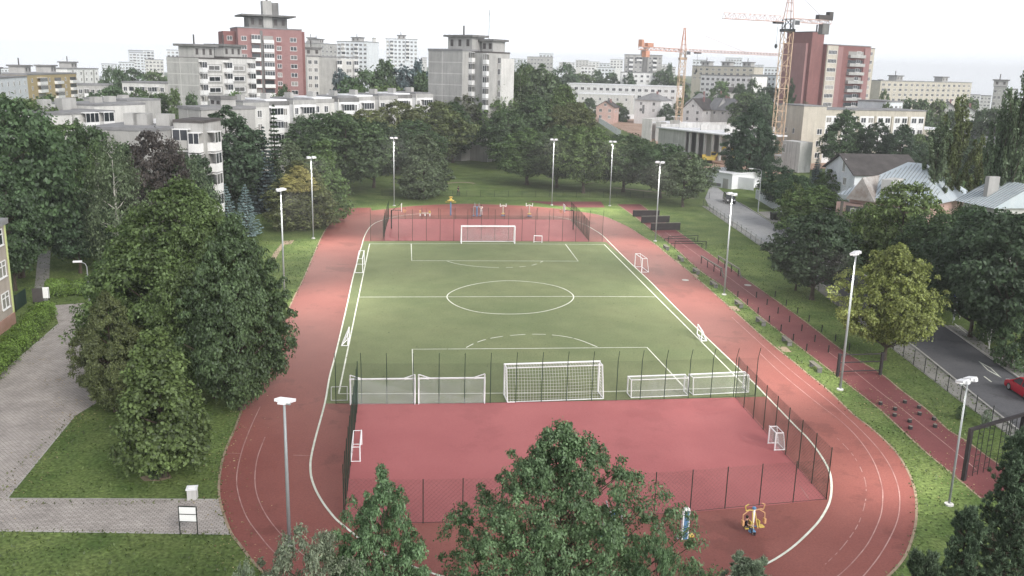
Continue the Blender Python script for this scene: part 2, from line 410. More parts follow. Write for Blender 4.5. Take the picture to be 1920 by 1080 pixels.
sheet('far_court', [(717,451.5),(722,430),(727,410.5),(900,411),(1067,412),(1085,431),(1105,453.2),(950,452.3),(780,452)], .0165, 'court')
STRIP_L = [(1157,383),(1190,406),(1220,430),(1262,462),(1312,507),(1370,547),(1430,597),(1505,655),(1565,701),(1590,721),(1652,770),(1727,840),(1777,882),(1840,935)]
STRIP_R = [(1925,905),(1857,860),(1815,829),(1777,805),(1740,770),(1690,732),(1652,701),(1580,657),(1515,607),(1442,554),(1392,519),(1330,475),(1277,438),(1217,395),(1201,383)]
sheet('obstacle_track', STRIP_L+STRIP_R, .014, 'strip')
line('obstacle_track_edge', STRIP_L, .12, 'dirt', z=.018)
line('obstacle_track_edge', STRIP_R, .12, 'dirt', z=.018)
line('obstacle_track_line', [(1247,435),(1297,470),(1366,520),(1416,557.5)], .06, 'thin_line', z=.024)
line('obstacle_track_line', [(1553,660),(1605,699),(1657,741),(1690,766),(1800,855),(1830,881)], .06, 'thin_line', z=.024)
sheet('jump_runway', [(985,377),(1030,378),(1127,378),(1134,389),(1075,389),(1040,385)], .014, 'strip')
sheet('jump_runway', [(500,500),(513,475),(527,457),(534,458),(520,480),(508,503)], .014, 'dirt')
sheet('sand_pit', [(528,459),(532,452),(552,450),(546,458)], .016, 'dirt')
# white lines
INNER_L = [(785,401),(750,405),(720,412),(698,422),(685,440),(677,465),(662,520),(649,580),(629,665),(618,707),(609,757),(592,820),(584,855),(582,876),(585,900),(597,929),(618,960),(646,988),(720,1040),(850,1087),(1000,1108),(1150,1110),(1300,1096),(1412,1068),(1475,1035),(1525,990),(1547,960),(1557,935),(1559,907),(1554,882),(1538,853),(1515,823),(1491,799),(1440,746),(1400,705),(1335,643),(1270,580),(1221,530),(1190,501),(1170,482),(1148,460),(1130,442),(1112,430),(1095,421),(1065,411),(1030,405)]
line('track_line', INNER_L, .13, 'line', z=.032)
for L_ in ([(1425,663),(1464,700),(1527,752),(1580,793),(1615,830),(1640,870),(1653,910),(1655,938),(1650,971),(1630,1015),(1604,1049),(1573,1079),(1530,1110)],
           [(1372,595),(1440,657),(1489,700),(1570,766),(1627,820),(1660,860),(1680,900),(1687,938),(1681,981),(1655,1033),(1622,1077),(1590,1108)],
           [(488,763),(470,802),(453,848),(444,893),(447.5,929),(463,971),(488,1006),(512,1034),(550,1070)],
           [(497,820),(483,858),(478,897),(483,932),(502,971),(537,1013),(580,1050)]):
    line('lane_line', L_, .06, 'thin_line', z=.026)
line('lane_line', [(1562,814),(1600,855),(1620,895),(1624,925),(1619,955),(1606,989),(1578,1028),(1547,1059)], .05, 'thin_line', z=.026, dash=lambda i: random.random() < .35)
line('start_line', [(423,850.5),(453,851)], .05, 'thin_line', z=.027, smooth=0)
line('start_line', [(549.5,854),(582,855)], .05, 'thin_line', z=.027, smooth=0)
PW = .12
line('pitch_line', [(635,738.7),(693,457.5)], PW, 'line', smooth=0)
line('pitch_line', [(693,457.5),(910,457.3),(1133,458.7)], PW, 'line')
line('pitch_line', [(1133,458.7),(1231,557),(1300,626),(1399,726)], PW, 'line')
line('pitch_line', [(635,738.8),(850,738.5),(1075,736),(1250,731.5),(1399,726)], PW, 'line')
line('pitch_line', [(674,557.5),(838,557),(1076,556.3),(1231,557)], PW, 'line', z=.0325)
_cc = [(838,557),(856,543),(897,532),(952,526.7),(1012,531),(1055,541),(1075.5,556.5),(1060,572),(1016,585),(960,589.3),(900,586),(857,574)]
line('pitch_line', _cc, PW, 'line', closed=True, smooth=10, z=.031)
line('pitch_line', [(771,457.6),(772,489),(1084,490),(1060,458)], PW, 'line', smooth=0, z=.0315)
line('pitch_line', [(838,490),(860,495.5),(895,500),(935,502),(970,501),(1000,497),(1018,490)], .10, 'line', z=.030, dash=lambda i: i > 20 and (i//3) % 2 == 0)
line('pitch_line', [(776,739),(773,655.4),(1000,653.8),(1213,651.8),(1287,731)], PW, 'line', smooth=0, z=.0315)
line('pitch_line', [(870,654.5),(895,642),(930,633),(985,627.5),(1035,628.5),(1080,636),(1120,651)], .10, 'line', z=.030, dash=lambda i: i < 36 and (i//2) % 3 == 0)
# worn paint on the courts
line('court_line', [(690,757),(674,900)], .05, 'thin_line', smooth=0, z=.024, dash=lambda i: True)
line('court_line', [(1500,912),(1516,935)], .05, 'thin_line', smooth=0, z=.024)
# paved yard and paths on the left
sheet('paved_yard', [(-330,1010),(-300,850),(0,702),(60,650),(110,607),(97,573),(172,567),(260,640),(240,720),(139,781),(14,934.5),(410,936.5),(419,964),(432,1002),(0,996)], .010, 'paving')
line('paving_edge', [(139,781),(14,934.5),(410,936.5)], .10, 'kerb', z=.016, smooth=0)
line('paving_edge', [(0,996),(433,1002)], .10, 'kerb', z=.016, smooth=0)
line('paving_edge', [(0,702),(110,607)], .10, 'kerb', z=.016, smooth=0)
sheet('shaded_path', [(62,566),(72,470),(95,470),(90,566)], .008, 'pavement')
sheet('bare_earth', [(205,850),(225,838),(238,822),(246,832),(232,850),(215,862)], .006, 'dirt')
sheet('bare_earth', [(262,895),(285,888),(318,888),(322,896),(300,902),(270,902)], .006, 'dirt')
# worn footpaths in the far grass
for pp in ([(820,347),(845,343),(872,342),(890,344)], [(1150,352),(1200,357),(1260,364),(1300,372)], [(880,288),(915,291),(945,294)]):
    line('footpath', pp, .9, 'dirt', z=.012)
# road, kerbs, pavements
ROAD_L = [(1331,350),(1322,372),(1330,388),(1390,427),(1445,466),(1520,520),(1600,572),(1660,612),(1715,652),(1777,702),(1830,745),(1920,817),(2060,930)]
ROAD_R = [(2120,850),(1950,738),(1890,695),(1815,642),(1772,612),(1700,564),(1600,504),(1530,464),(1462,427),(1417,399),(1387,381),(1366,368),(1346,352)]
sheet('road_surface', ROAD_L[:5]+[(1520,520)]+[(1600,504),(1530,464),(1462,427),(1417,399),(1387,381),(1366,368),(1346,352)], .010, 'asphalt_old')
sheet('road_surface', ROAD_L[5:]+ROAD_R[:7], .010, 'asphalt')
def kerb(px, h=.13):
    b = MB(); ps = [G(p[0], p[1]) for p in spline(px, 4)]
    for a, c in zip(ps[:-1], ps[1:]): b.bar((a.x,a.y,h/2), (c.x,c.y,h/2), .15, h)
    return structure(b.build('kerb', 'kerb'))
kerb(ROAD_L[2:]); kerb(ROAD_R[:11])
sheet('pavement', [(1316,386),(1390,437),(1445,475),(1560,566),(1705,679),(1797,750),(1880,808),(1980,885),(2060,938)]+ROAD_L[:1:-1][1:], .006, 'pavement')
sheet('pavement', [(1419,397),(1465,396),(1490,412),(1462,425)], .012, 'pavement')
sheet('pavement', [(1772,610),(1815,640),(1890,693),(1950,736),(1975,725),(1905,676),(1860,655),(1800,610)], .012, 'pavement')
# diamond road marking and dashes
def flat_shape(name, px, m, z=.020):
    return sheet(name, px, z, m)
bq = MB()
o4 = [G(*p) for p in ((1834,677),(1858,690),(1878,709),(1852,695))]; c4 = sum(o4, Vector())/4
i4 = [c4+(p-c4)*.62 for p in o4]
for k in range(4):
    a, b_, c_, d_ = o4[k], o4[(k+1)%4], i4[(k+1)%4], i4[k]
    bq.poly([(a.x,a.y,.02),(b_.x,b_.y,.02),(c_.x,c_.y,.02),(d_.x,d_.y,.02)])
structure(bq.build('road_marking', 'line'))
line('road_marking', [(1845,706),(1859,716.5)], .12, 'line', smooth=0, z=.020)
line('road_marking', [(1790,607),(1812,625)], .12, 'line', smooth=0, z=.020)
# building site soil and yard
def draped(name, poly, z, m, sx=6, sy=2.5):
    x0, x1 = min(p[0] for p in poly), max(p[0] for p in poly); y0, y1 = min(p[1] for p in poly), max(p[1] for p in poly); b = MB()
    def inside(x, y):
        c = False; j = len(poly)-1
        for i in range(len(poly)):
            (xi, yi), (xj, yj) = poly[i], poly[j]
            if (yi > y) != (yj > y) and x < (xj-xi)*(y-yi)/(yj-yi)+xi: c = not c
            j = i
        return c
    y = y0
    while y < y1:
        x = x0
        while x < x1:
            if inside(x+sx/2, y+sy/2): b.poly([G(*q)+Vector((0,0,z)) for q in ((x,y+sy),(x+sx,y+sy),(x+sx,y),(x,y))])
            x += sx
        y += sy
    return structure(b.build(name, m))
draped('site_ground', [(1116,222),(1240,219),(1395,220),(1520,250),(1600,285),(1610,312),(1530,318),(1450,330),(1330,345),(1305,310),(1215,264)], .10, 'soil')

# ------------------------------------------------------------------ buildings
WIN = {}
def win_mesh(w_, h_, kind='double'):
    k = (round(w_, 2), round(h_, 2), kind)
    if k not in WIN:
        b = MB(); t = min(.09, w_*.08); fr = 0; gl = 1
        b.box(-w_/2, w_/2, -.05, .05, 0, t, fr); b.box(-w_/2, w_/2, -.05, .05, h_-t, h_, fr)
        b.box(-w_/2, -w_/2+t, -.05, .05, t, h_-t, fr); b.box(w_/2-t, w_/2, -.05, .05, t, h_-t, fr)
        if kind in ('double', 'cross', 'glazing'):
            n = 2 if kind != 'glazing' else max(3, int(w_/.75))
            for i in range(1, n):
                x = -w_/2+w_*i/n; b.box(x-t/2, x+t/2, -.045, .045, t, h_-t, fr)
        if kind == 'cross': b.box(-w_/2+t, w_/2-t, -.042, .042, h_*.64, h_*.64+t, fr)
        b.box(-w_/2+t*.5, w_/2-t*.5, -.012, .012, t*.5, h_-t*.5, gl)
        b.box(-w_/2-.06, w_/2+.06, -.12, -.052, -.05, .0, fr)
        WIN[k] = b.data('window', ['pvc', 'glass'])
    return WIN[k]
class Bld:
    """a building: local x runs along its front (seen left to right), y into its depth, z up"""
    def __init__(s, name, label, pA, pB, cat='apartment block', group=None, drop=0.5):
        s.A, s.B = Vector((pA[0], pA[1])), Vector((pB[0], pB[1])); s.L = (s.B-s.A).length
        z = min(terrain(*s.A), terrain(*s.B)); s.z = z
        s.root = thing(name, label, cat, (s.A.x, s.A.y, z), heading(s.A, s.B), group); s.nw = 0
    def top(s, py, at='A'):          # height above own ground whose top edge shows at pixel row py
        P = s.A if at == 'A' else s.B
        return zat((P.x, P.y), py)-s.z
    def wall(s, x0, x1, y0, y1, z0, z1, m, name='wall'):
        return MB().box(x0, x1, y0, y1, z0, z1).build(name, m, s.root)
    def roof(s, x0, x1, y0, y1, z, m='roof_grey', t=.5, ov=.15, name='roof'):
        return MB().box(x0-ov, x1+ov, y0-ov, y1+ov, z+.003, z+t).build(name, m, s.root)
    def win(s, u, z, w_, h_, face='front', off=0.0, kind='double', wave=0):
        if s.nw >= 100: return
        s.nw += 1; me = win_mesh(w_, h_, kind)
        if face == 'front': loc, r = (u, off-.02, z), 0
        elif face == 'left': loc, r = (off-.02, u, z), -PI/2
        else: loc, r = (off+.02, u, z), PI/2
        return link('window', me, s.root, loc, r)
    def grid(s, us, zs, w_, h_, face='front', off=0.0, kind='double', skip=.0):
        for z in zs:
            for u in us:
                if random.random() >= skip: s.win(u, z, w_, h_, face, off, kind)
    def balcony(s, u0, u1, z, m='panel_white', d=1.1, glazed=False, face='front', off=0.0, hh=1.05):
        b = MB(); b.box(u0, u1, -d, 0, z-.12, z, 0); b.box(u0, u1, -d, -d+.08, z, z+hh, 0)
        b.box(u0, u0+.08, -d+.08, 0, z, z+hh, 0); b.box(u1-.08, u1, -d+.08, 0, z, z+hh, 0)
        if glazed:
            b.box(u0+.05, u1-.05, -d+.03, -d+.05, z+hh, z+2.4, 1)
            n = max(2, int((u1-u0)/.8))
            for i in range(n+1):
                x = u0+.05+(u1-u0-.1)*i/n; b.box(x-.035, x+.035, -d, -d+.028, z+hh, z+2.4, 2)
            b.box(u0, u1, -d-.002, 0, z+2.4, z+2.52, 2)
        else:
            b.box(u0+.1, u1-.1, -.03, -.005, z, z+2.3, 1)
        o = b.build('balcony', [m, 'glass', 'pvc'], s.root)
        if face == 'front': o.location = (0, off, 0)
        elif face == 'left': o.rotation_euler = (0,0,-PI/2); o.location = (off, 0, 0)
        else: o.rotation_euler = (0,0,PI/2); o.location = (off, 0, 0)
        return o
    def joints(s, us, zs, u0, u1, z0, z1, face='left', off=0.0, wd=.16, m='panel_joint'):
        b = MB(); e = .012
        def q(a0, a1, c0, c1, t):
            if face == 'left': b.box(off-t, off, a0, a1, c0, c1)
            elif face == 'right': b.box(off, off+t, a0, a1, c0, c1)
            else: b.box(a0, a1, off-t, off, c0, c1)
        for u in us: q(u-wd/2, u+wd/2, z0, z1, e)
        for z in zs: q(u0, u1, z-wd/2, z+wd/2, e+.004)
        return b.build('panel_joints', m, s.root)
    def rooftop(s, x0, x1, y0, y1, z, h, m='panel_grey', cap=.9, pipe=True):
        b = MB().box(x0, x1, y0, y1, z, z+h, 0)
        n = max(2, int((x1-x0)/2.2))
        for i in range(n):
            xx = x0+(x1-x0)*(i+.5)/n; b.box(xx-.5, xx+.5, y0-.02, y0+.1, z+h*.25, z+h*.8, 2)
        o = b.build('machine_room', [m, 'roof_dark', 'roof_dark'], s.root)
        MB().box(x0-cap, x1+cap, y0-cap, y1+cap, z+h+.003, z+h+.55).build('slab_roof', 'concrete_dark', o)
        if pipe: MB().tube((x0+(x1-x0)*.4, (y0+y1)/2, z+h+.5), (x0+(x1-x0)*.4, (y0+y1)/2, z+h+3.0), .22).build('vent_pipe', 'roof_dark', o)
        return o
    def aerial(s, x, y, z, h): return MB().tube((x,y,z), (x,y,z+h), .07, n=4).tube((x-.7,y,z+h*.85), (x+.7,y,z+h*.85), .04, n=4).build('aerial', 'dark_metal', s.root)

def lerp(a, b, n): return [a+(b-a)*(i+.5)/n for i in range(n)]

def far_slab(px0, px1, D0, D1, topy, depth, label, wallm='panel_pale', storeys=5, group=None, cols=8, roofm='roof_grey', boxes=0, fl=2.8, cat='apartment block', rows=None, balc=0, name='apartment_block', ww=1.6, stripe=None, side='panel_grey', sidecols=0):
    b = Bld(name, label, XY(px0, D0), XY(px1, D1), cat, group)
    H = b.top(topy); 
    b.wall(0, b.L, 0, depth, 0, H, wallm); b.roof(0, b.L, 0, depth, H, roofm)
    rows = rows or storeys
    zs = [H-1.0-fl*(i+1)+fl*.42 for i in range(rows) if H-1.0-fl*(i+1) > -1]
    pitch = b.L/cols; us = [pitch*(i+.5) for i in range(cols)]
    bal = set(i for i in range(cols) if balc and i % balc == 1)
    b.grid([u for i, u in enumerate(us) if i not in bal], zs, min(ww, pitch*.62), 1.45)
    for i in bal:
        for z in zs[:5]: b.balcony(us[i]-pitch*.42, us[i]+pitch*.42, z-.9, 'panel_white', glazed=random.random() < .5)
    if stripe:
        for i in range(0, cols, stripe[1]):
            b.wall(us[i]+pitch*.35, us[i]+pitch*.65, -.04, -.003, 0, H-.3, stripe[0], 'wall_stripe')
    if side:
        b.joints([depth*.5], zs, 0, depth, 0, H, 'left', 0, .2); b.joints([depth*.5], zs, 0, depth, 0, H, 'right', b.L, .2)
    for i in range(boxes):
        x = b.L*(i+.5)/boxes; b.rooftop(x-3, x+3, depth*.3, depth*.7, H+.5, 2.4, cap=.6, pipe=(i % 2 == 0))
    return b, H, zs

def build_town():
    # --- red brick tower behind the grey nine-storey block
    D = 315
    b = Bld('red_tower', 'tall reddish brick tower with stacked white balconies and a big flat slab on its roof', XY(452, D), XY(570, D+4), 'tower block')
    H = b.top(52); L = b.L; b.wall(0, L, 0, 15, 0, H, 'brick_red'); b.roof(0, L, 0, 15, H, 'roof_grey', .4)
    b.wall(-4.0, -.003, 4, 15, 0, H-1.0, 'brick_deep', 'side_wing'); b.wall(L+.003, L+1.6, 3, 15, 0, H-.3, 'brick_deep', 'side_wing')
    zs = [H-4.2-2.85*i for i in range(9)]
    for z in zs:
        b.balcony(L*.20, L*.335, z-.3, 'panel_white', glazed=random.random() < .35)
        b.balcony(L*.385, L*.545, z-.3, 'panel_white', glazed=random.random() < .6)
        b.win(L*.09, z+.3, 1.7, 1.4); b.win(L*.63, z+.3, 1.5, 1.4, kind='double'); b.win(L*.86, z+.3, 2.2, 1.4)
    b.grid([-2.0], [z+.3 for z in zs[:6]], 1.7, 1.4, 'front', 4.0)
    b.wall(L*.342, L*.378, -.35, -.003, 0, H-.6, 'concrete_dark', 'stair_pier')
    for z in zs[:8]:
        m_ = MB().box(L*.595, L*.665, -.03, -.004, z-.75, z-.15).build('ornament_panel', 'brick_deep', b.root)
    o = b.rooftop(L*.20, L*.80, 3, 12, H+.4, 3.6, 'concrete_dark', cap=2.6, pipe=False)
    MB().box(L*.42, L*.56, 2.2, 6, H+.4, H+9.0).build('lift_tower', 'panel_grey', o)
    MB().box(L*.56, L*.68, 3.4, 7, H+4.6, H+8.6).build('lift_room', 'concrete_dark', o)
    MB().tube((L*.5,4,H+9), (L*.5,4,H+11.6), .35).build('vent_pipe', 'roof_dark', o)
    b.aerial(L*.82, 5, H+.4, 3)

    # --- grey nine-storey block, blank gable to the left, two stepped sections
    A, Bp = XY(376, 246), XY(492, 268)
    b = Bld('panel_block', 'grey nine-storey panel block with a blank jointed gable and two roof machine rooms', A, Bp)
    H = b.top(110); L = b.L; g = 9.2
    b.wall(0, L*.47, 0, g, 0, H, 'panel_pale'); b.wall(L*.47+.003, L, 1.6, g+1.5, 0, H+.4, 'panel_pale')
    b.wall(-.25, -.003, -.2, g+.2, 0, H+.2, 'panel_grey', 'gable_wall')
    b.roof(0, L*.47, 0, g, H, 'roof_dark', .35); b.roof(L*.47+.01, L, 1.6, g+1.5, H+.4, 'roof_dark', .35)
    zs = [H-3.0-2.8*i for i in range(8)]
    b.joints([g*.58], [z+2.0 for z in zs], -.2, g+.2, 0, H, 'left', -.25, .22)
    for z in zs:
        for x0, off in ((0, 0), (L*.47, 1.6)):
            w0 = L*.47
            b.balcony(x0+.1, x0+w0*.16, z-.2, 'panel_white', glazed=True, off=off, d=1.2)
            fr = MB(); fr.box(x0+w0*.22, x0+w0*.74, off-.12, off-.004, z-.35, z+1.75, 0); fr.box(x0+w0*.27, x0+w0*.69, off-.16, off-.122, z+.15, z+1.45, 1)
            fr.build('facade_panel', ['panel_grey', 'panel_white'], b.root)
            b.win(x0+w0*.48, z+.2, w0*.36, 1.2, 'front', off-.17)
            b.balcony(x0+w0*.80, x0+w0*.98, z-.2, 'panel_white', glazed=True, off=off, d=1.2)
    b.rooftop(1.0, L*.34, 2, 6.5, H+.35, 2.7, cap=.9); b.rooftop(L*.56, L*.86, 3.4, 8, H+.75, 2.7, cap=.9)
    b.aerial(L*.45, 4, H+.5, 3.5)

    # --- pale block half hidden behind the red tower
    b, H, zs = far_slab(578, 600, 345, 345, 106, 14, 'pale block with striped balconies standing close behind the red tower', 'panel_pale', 9, cols=2, boxes=1, side=None, ww=3)
    b.wall(b.L+.003, b.L+8, 2, 15, 0, H-.3, 'panel_grey'); b.wall(b.L+8.003, b.L+14.5, 5, 18, 0, H-.5, 'panel_pale')
    b.roof(b.L+.2, b.L+14.5, 5.1, 15, H, 'roof_grey', .4)
    for z in zs[:8]:
        b.balcony(b.L+6.6, b.L+8.4, z-.9, 'panel_white', off=2, d=.9, glazed=True); b.win(b.L+11, z, 2.0, 1.4, 'front', 5)
        b.balcony(b.L+12.9, b.L+14.5, z-.9, 'panel_white', off=5, d=.9, glazed=True)

    # --- grey block with blank gable in the middle
    A, Bp = XY(803, 246), XY(866, 238)
    b = Bld('panel_block', 'grey nine-storey block with a big blank gable standing behind the middle trees', A, Bp)
    H = b.top(95); L = b.L; b.wall(0, L, 0, 12, 0, H, 'panel_grey')
    b.roof(0, L, 0, 12, H, 'roof_grey', .55, .12)
    zs = [H-2.85*(i+1) for i in range(8)]
    b.joints([L*.42], zs, 0, L, 0, H, 'front', 0, .18, 'panel_pale')
    b.wall(L+.003, L+6.0, 3.5, 12, 0, H-.3, 'panel_grey'); b.roof(L+.15, L+6.0, 3.6, 12, H-.3, 'roof_dark', .35, .1)
    b.wall(L+6.01, L+7.2, 7, 12.5, 0, H-1.6, 'panel_pale')
    for i, z in enumerate(zs):
        b.balcony(L+.05, L+1.3, z+.2, 'panel_white', d=1.2, off=3.5, glazed=True)
        b.balcony(L+4.7, L+6.0, z-.2, 'panel_white', d=1.0, off=3.5, glazed=True)
        b.win(L+6.6, z, 1.0, 1.5, 'front', 7)
    for z in zs: b.wall(.1, L-.1, -.03, -.003, z+.15, z+1.3, 'panel_grey', 'facade_panel') if False else None
    b.rooftop(L*.28, L*.98, 4, 9, H+.55, 3.1, cap=.9); b.rooftop(L*1.0+.5, L*1.0+4.4, 7, 12, H+.1, 2.6, cap=.7, pipe=False)
    b.aerial(L*.9, 12, H+3, 8)

    # --- long five-storey row behind the left trees
    A, Bp = XY(456, 196), XY(812, 236)
    b = Bld('panel_row', 'long pale five-storey row with glazed balconies and stepped bays behind the maples', A, Bp)
    H = b.top(193); L = b.L; n = 9; seg = L/n; H2 = b.top(176, 'B')
    for i in range(n):
        off = 1.3 if i % 2 else 0.0; x0, x1 = seg*i, seg*(i+1)-.003; h = H+(H2-H)*i/(n-1)
        b.wall(x0, x1, off, 12, 0, h-.9, 'panel_white' if i % 3 else 'panel_pale')
        b.wall(x0, x1, off-.08, 12.1, h-.897, h, 'concrete_dark' if i % 3 == 1 else 'panel_grey', 'parapet')
        MB().box(x0+.3, x1-.3, off+.4, 11.5, h+.003, h+.35).build('roof', 'hoarding' if i % 2 else 'roof_grey', b.root)
        MB().box(x0+seg*.4, x0+seg*.55, 4, 6, h+.36, h+1.5).build('vent_stack', 'panel_grey', b.root)
        zs = [h-3.4-2.8*k for k in range(4)]
        for z in zs:
            if i % 3 == 0: b.win(x0+seg*.2, z+.35, 1.4, 1.5, 'front', off); b.win(x0+seg*.62, z+.35, 1.2, 1.5, 'front', off)
            elif i % 3 == 1: b.balcony(x0+seg*.12, x0+seg*.62, z-.45, 'panel_white', glazed=True, off=off); b.win(x0+seg*.82, z+.35, 1.1, 1.5, 'front', off)
            else: b.balcony(x0+seg*.3, x0+seg*.8, z-.45, 'panel_pale', glazed=True, off=off); b.win(x0+seg*.14, z+.35, 1.0, 1.5, 'front', off)
        b.wall(x0-.12, x0+.12, off-.18, off-.09 if off else -.09, 0, h-.3, 'panel_joint', 'pilaster')
    # grey gable end of its left wing
    A, Bp = XY(334, 172), XY(376, 166)
    b = Bld('panel_row', 'blank grey gable end of a five-storey row beside the dark lindens', A, Bp)
    H = b.top(203); L = b.L; b.wall(0, L, 0, 11, 0, H, 'panel_grey'); b.roof(0, L, 0, 11, H, 'roof_grey', .5)
    zs = [H-2.0-2.8*k for k in range(5)]; b.joints([L*.42, L*.93], zs, 0, L, 0, H, 'front', 0, .2)
    b.grid([3, 7.5], [z-1.6 for z in zs], 1.4, 1.5, 'right', L)
    b.rooftop(L*.3, L*.8, 5, 8, H+.5, 1.2, cap=.2, pipe=False)

    # --- near left five-storey block, its gable and balconied corner above the trees
    A, Bp = XY(158, 128), XY(292, 124)
    b = Bld('panel_row', 'grey low panel block with stepped bays at its corner just above the left birches', A, Bp)
    H = b.top(243); L = b.L
    b.wall(0, L, 0, 11, 0, H, 'panel_grey'); b.wall(-.02, L+.02, -.06, -.003, 0, H-1.7, 'panel_pale', 'facade_panel')
    b.roof(0, L, 0, 11, H, 'roof_grey', .4, .1)
    b.wall(L+.003, L+4.0, 5, 11.5, 0, H+.9, 'panel_grey'); b.roof(L+.1, L+4.0, 5, 11.5, H+.9, 'roof_dark', .35, .12)
    zs = [H-2.6-2.8*k for k in range(4)]
    b.joints([L*.28, L*.75], [H-1.7], 0, L, H-4.6, H, 'front', -.06, .16)
    for z in zs:
        b.balcony(L+.2, L+2.3, z+.2, 'panel_grey', glazed=True, off=5); b.balcony(L+2.4, L+3.9, z-.2, 'panel_white', glazed=True, off=5, d=1.4); b.balcony(6.2, 8.4, z-.2, 'panel_white', glazed=True, face='right', off=L+4.0); b.win(10.0, z+.6, 1.3, 1.4, 'right', L+4.0)
    for x in (L*.28, L*.42, L*.75): MB().box(x, x+1.8, 5, 7, H+.4, H+1.9).build('vent_stack', 'panel_grey', b.root)
    MB().box(L*.5, L*.7, 9, 10, H+.4, H+1.0).build('roof_hatch', 'hoarding', b.root)
    A, Bp = XY(96, 152), XY(212, 160)
    b = Bld('panel_row', 'pale low panel block with dark loggia windows rising over the far left trees', A, Bp)
    H = b.top(216); L = b.L; b.wall(0, L, 0, 12, 0, H, 'panel_pale'); b.roof(0, L, 0, 12, H, 'roof_grey', .35)
    for z in [H-2.3-2.8*k for k in range(3)]:
        b.balcony(L*.44, L*.66, z, 'panel_white', glazed=True); b.balcony(L*.74, L*.92, z, 'panel_white', glazed=True); b.win(L*.34, z+.5, 1.3, 1.4)
    b.wall(L*.30, L*.32, -.3, -.003, 0, H, 'panel_grey', 'pilaster')
    b.wall(L+.01, L+11, 4, 14, 0, H+.8, 'panel_pale'); b.roof(L+.2, L+11, 4.1, 14, H+.8, 'roof_grey', .35)
    b.wall(L+11.01, L+19, 8, 18, 0, H+1.2, 'panel_grey'); b.roof(L+11.2, L+19, 8.1, 18, H+1.2, 'roof_grey', .35)
    for x, y in ((2,4),(7,6),(L*.55,5),(L*.8,7),(L+4,8),(L+8,9),(L+14,12)): MB().box(x, x+1.6, y, y+1.2, H+.36, H+2.1).build('vent_stack', 'panel_grey', b.root)

    # --- colourful nine-storey at the far left
    b, H, zs = far_slab(2, 56, 335, 372, 148, 14, 'white section of the long far-left block with grey loggias', 'panel_blue', 9, cols=5, boxes=1, rows=5, side=None)
    b, H, zs = far_slab(56, 148, 372, 425, 141, 14, 'mustard yellow block with white balcony columns at the far left', 'panel_yellow', 9, cols=6, boxes=2, rows=5, side=None, balc=2, ww=1.4)
    far_slab(132, 190, 470, 500, 130, 14, 'white block with roof boxes right behind the mustard one', 'panel_white', 9, cols=6, boxes=1, rows=6, side=None, stripe=('panel_grey', 2))
    far_slab(148, 216, 330, 330, 160, 12, 'low grey block with few windows beyond the left treetops', 'panel_grey', 5, cols=6, rows=3, balc=3, side=None)
    far_slab(232, 312, 325, 318, 155, 12, 'low whitish block with rows of balconies left of the nine-storey gable', 'panel_pale', 5, cols=7, rows=4, balc=2, side=None)
    # --- high-rises on the horizon, left
    far_slab(229, 258, 900, 900, 117, 20, 'farthest left pale slab below the twin high-rises', 'panel_blue', 6, cols=5, rows=4, side=None, ww=3, name='high_rise')
    far_slab(249, 276, 1000, 1000, 99, 20, 'left one of the twin far high-rises on the skyline', 'panel_blue', 12, cols=4, rows=8, side=None, ww=3, balc=3, name='high_rise')
    far_slab(275, 296, 1000, 1010, 95, 20, 'taller right one of the twin far high-rises on the skyline', 'panel_blue', 12, cols=3, rows=8, side=None, ww=3, balc=2, name='high_rise')
    far_slab(278, 312, 800, 800, 112, 20, 'pale far slab right below the twin high-rises', 'panel_pale', 6, cols=5, rows=4, side=None, ww=2.4, name='high_rise')
    far_slab(319, 342, 850, 850, 94, 18, 'pale far tower peeping over the nine-storey roof', 'panel_blue', 9, cols=3, rows=3, side=None, ww=3, name='high_rise')
    # --- middle far towers
    far_slab(577, 598, 640, 640, 79, 18, 'pale far tower touching the right edge of the red tower', 'panel_pale', 12, cols=3, rows=7, side=None, ww=2.4, boxes=1, name='high_rise')
    far_slab(604, 634, 620, 640, 82, 18, 'greyish left half of the broad far block behind the park', 'panel_grey', 12, cols=4, rows=8, side=None, ww=2, boxes=1, name='high_rise')
    far_slab(634, 690, 640, 630, 78, 18, 'bluish broad far block with dark balcony stacks', 'panel_blue', 12, cols=7, rows=9, side=None, balc=3, boxes=1, ww=2, name='high_rise')
    b, H, zs = far_slab(724, 783, 690, 690, 73, 22, 'white square far tower with an aerial on top', 'panel_blue', 12, cols=8, rows=11, side=None, balc=4, boxes=1, ww=1.7, name='high_rise'); b.aerial(b.L*.5, 10, H+2, 9)
    P = XY(703, 800); t = thing('chimney_stack', 'thin tall pale chimney between two far blocks', 'chimney', P); h = zat(P, 73)-P.z
    MB().lathe([(2.6, 0), (1.5, h)], 10).build('shaft', 'panel_pale', t); MB().lathe([(1.7, h), (1.7, h+1)], 10).build('rim', 'panel_grey', t)
    far_slab(986, 1034, 720, 720, 107, 20, 'dark low slab on the middle skyline', 'panel_grey', 6, cols=8, rows=3, side=None, ww=2)
    far_slab(1008, 1034, 900, 900, 101, 20, 'white far block peeping over the dark slab', 'panel_blue', 6, cols=4, rows=3, side=None, ww=2.5)
    # --- nine-storey with dark stair core
    b, H, zs = far_slab(1166, 1236, 600, 600, 103, 14, 'grey nine-storey block with a dark stair core and a roof shaft', 'panel_grey', 9, cols=8, rows=8, side=None, balc=5, ww=1.4)
    b.wall(b.L*.50, b.L*.62, -.6, -.003, 0, H+5, 'concrete_dark', 'stair_core'); MB().box(b.L*.42, b.L*.62, 2, 6, H+.5, H+4).build('machine_room', 'panel_grey', b.root)
    b.balcony(b.L*.33, b.L*.48, zs[0]-.9, 'panel_white', glazed=True)
    far_slab(1162, 1250, 560, 562, 136, 10, 'low white terrace at the foot of the grey nine-storey block', 'panel_white', 3, cols=8, rows=2, side=None)
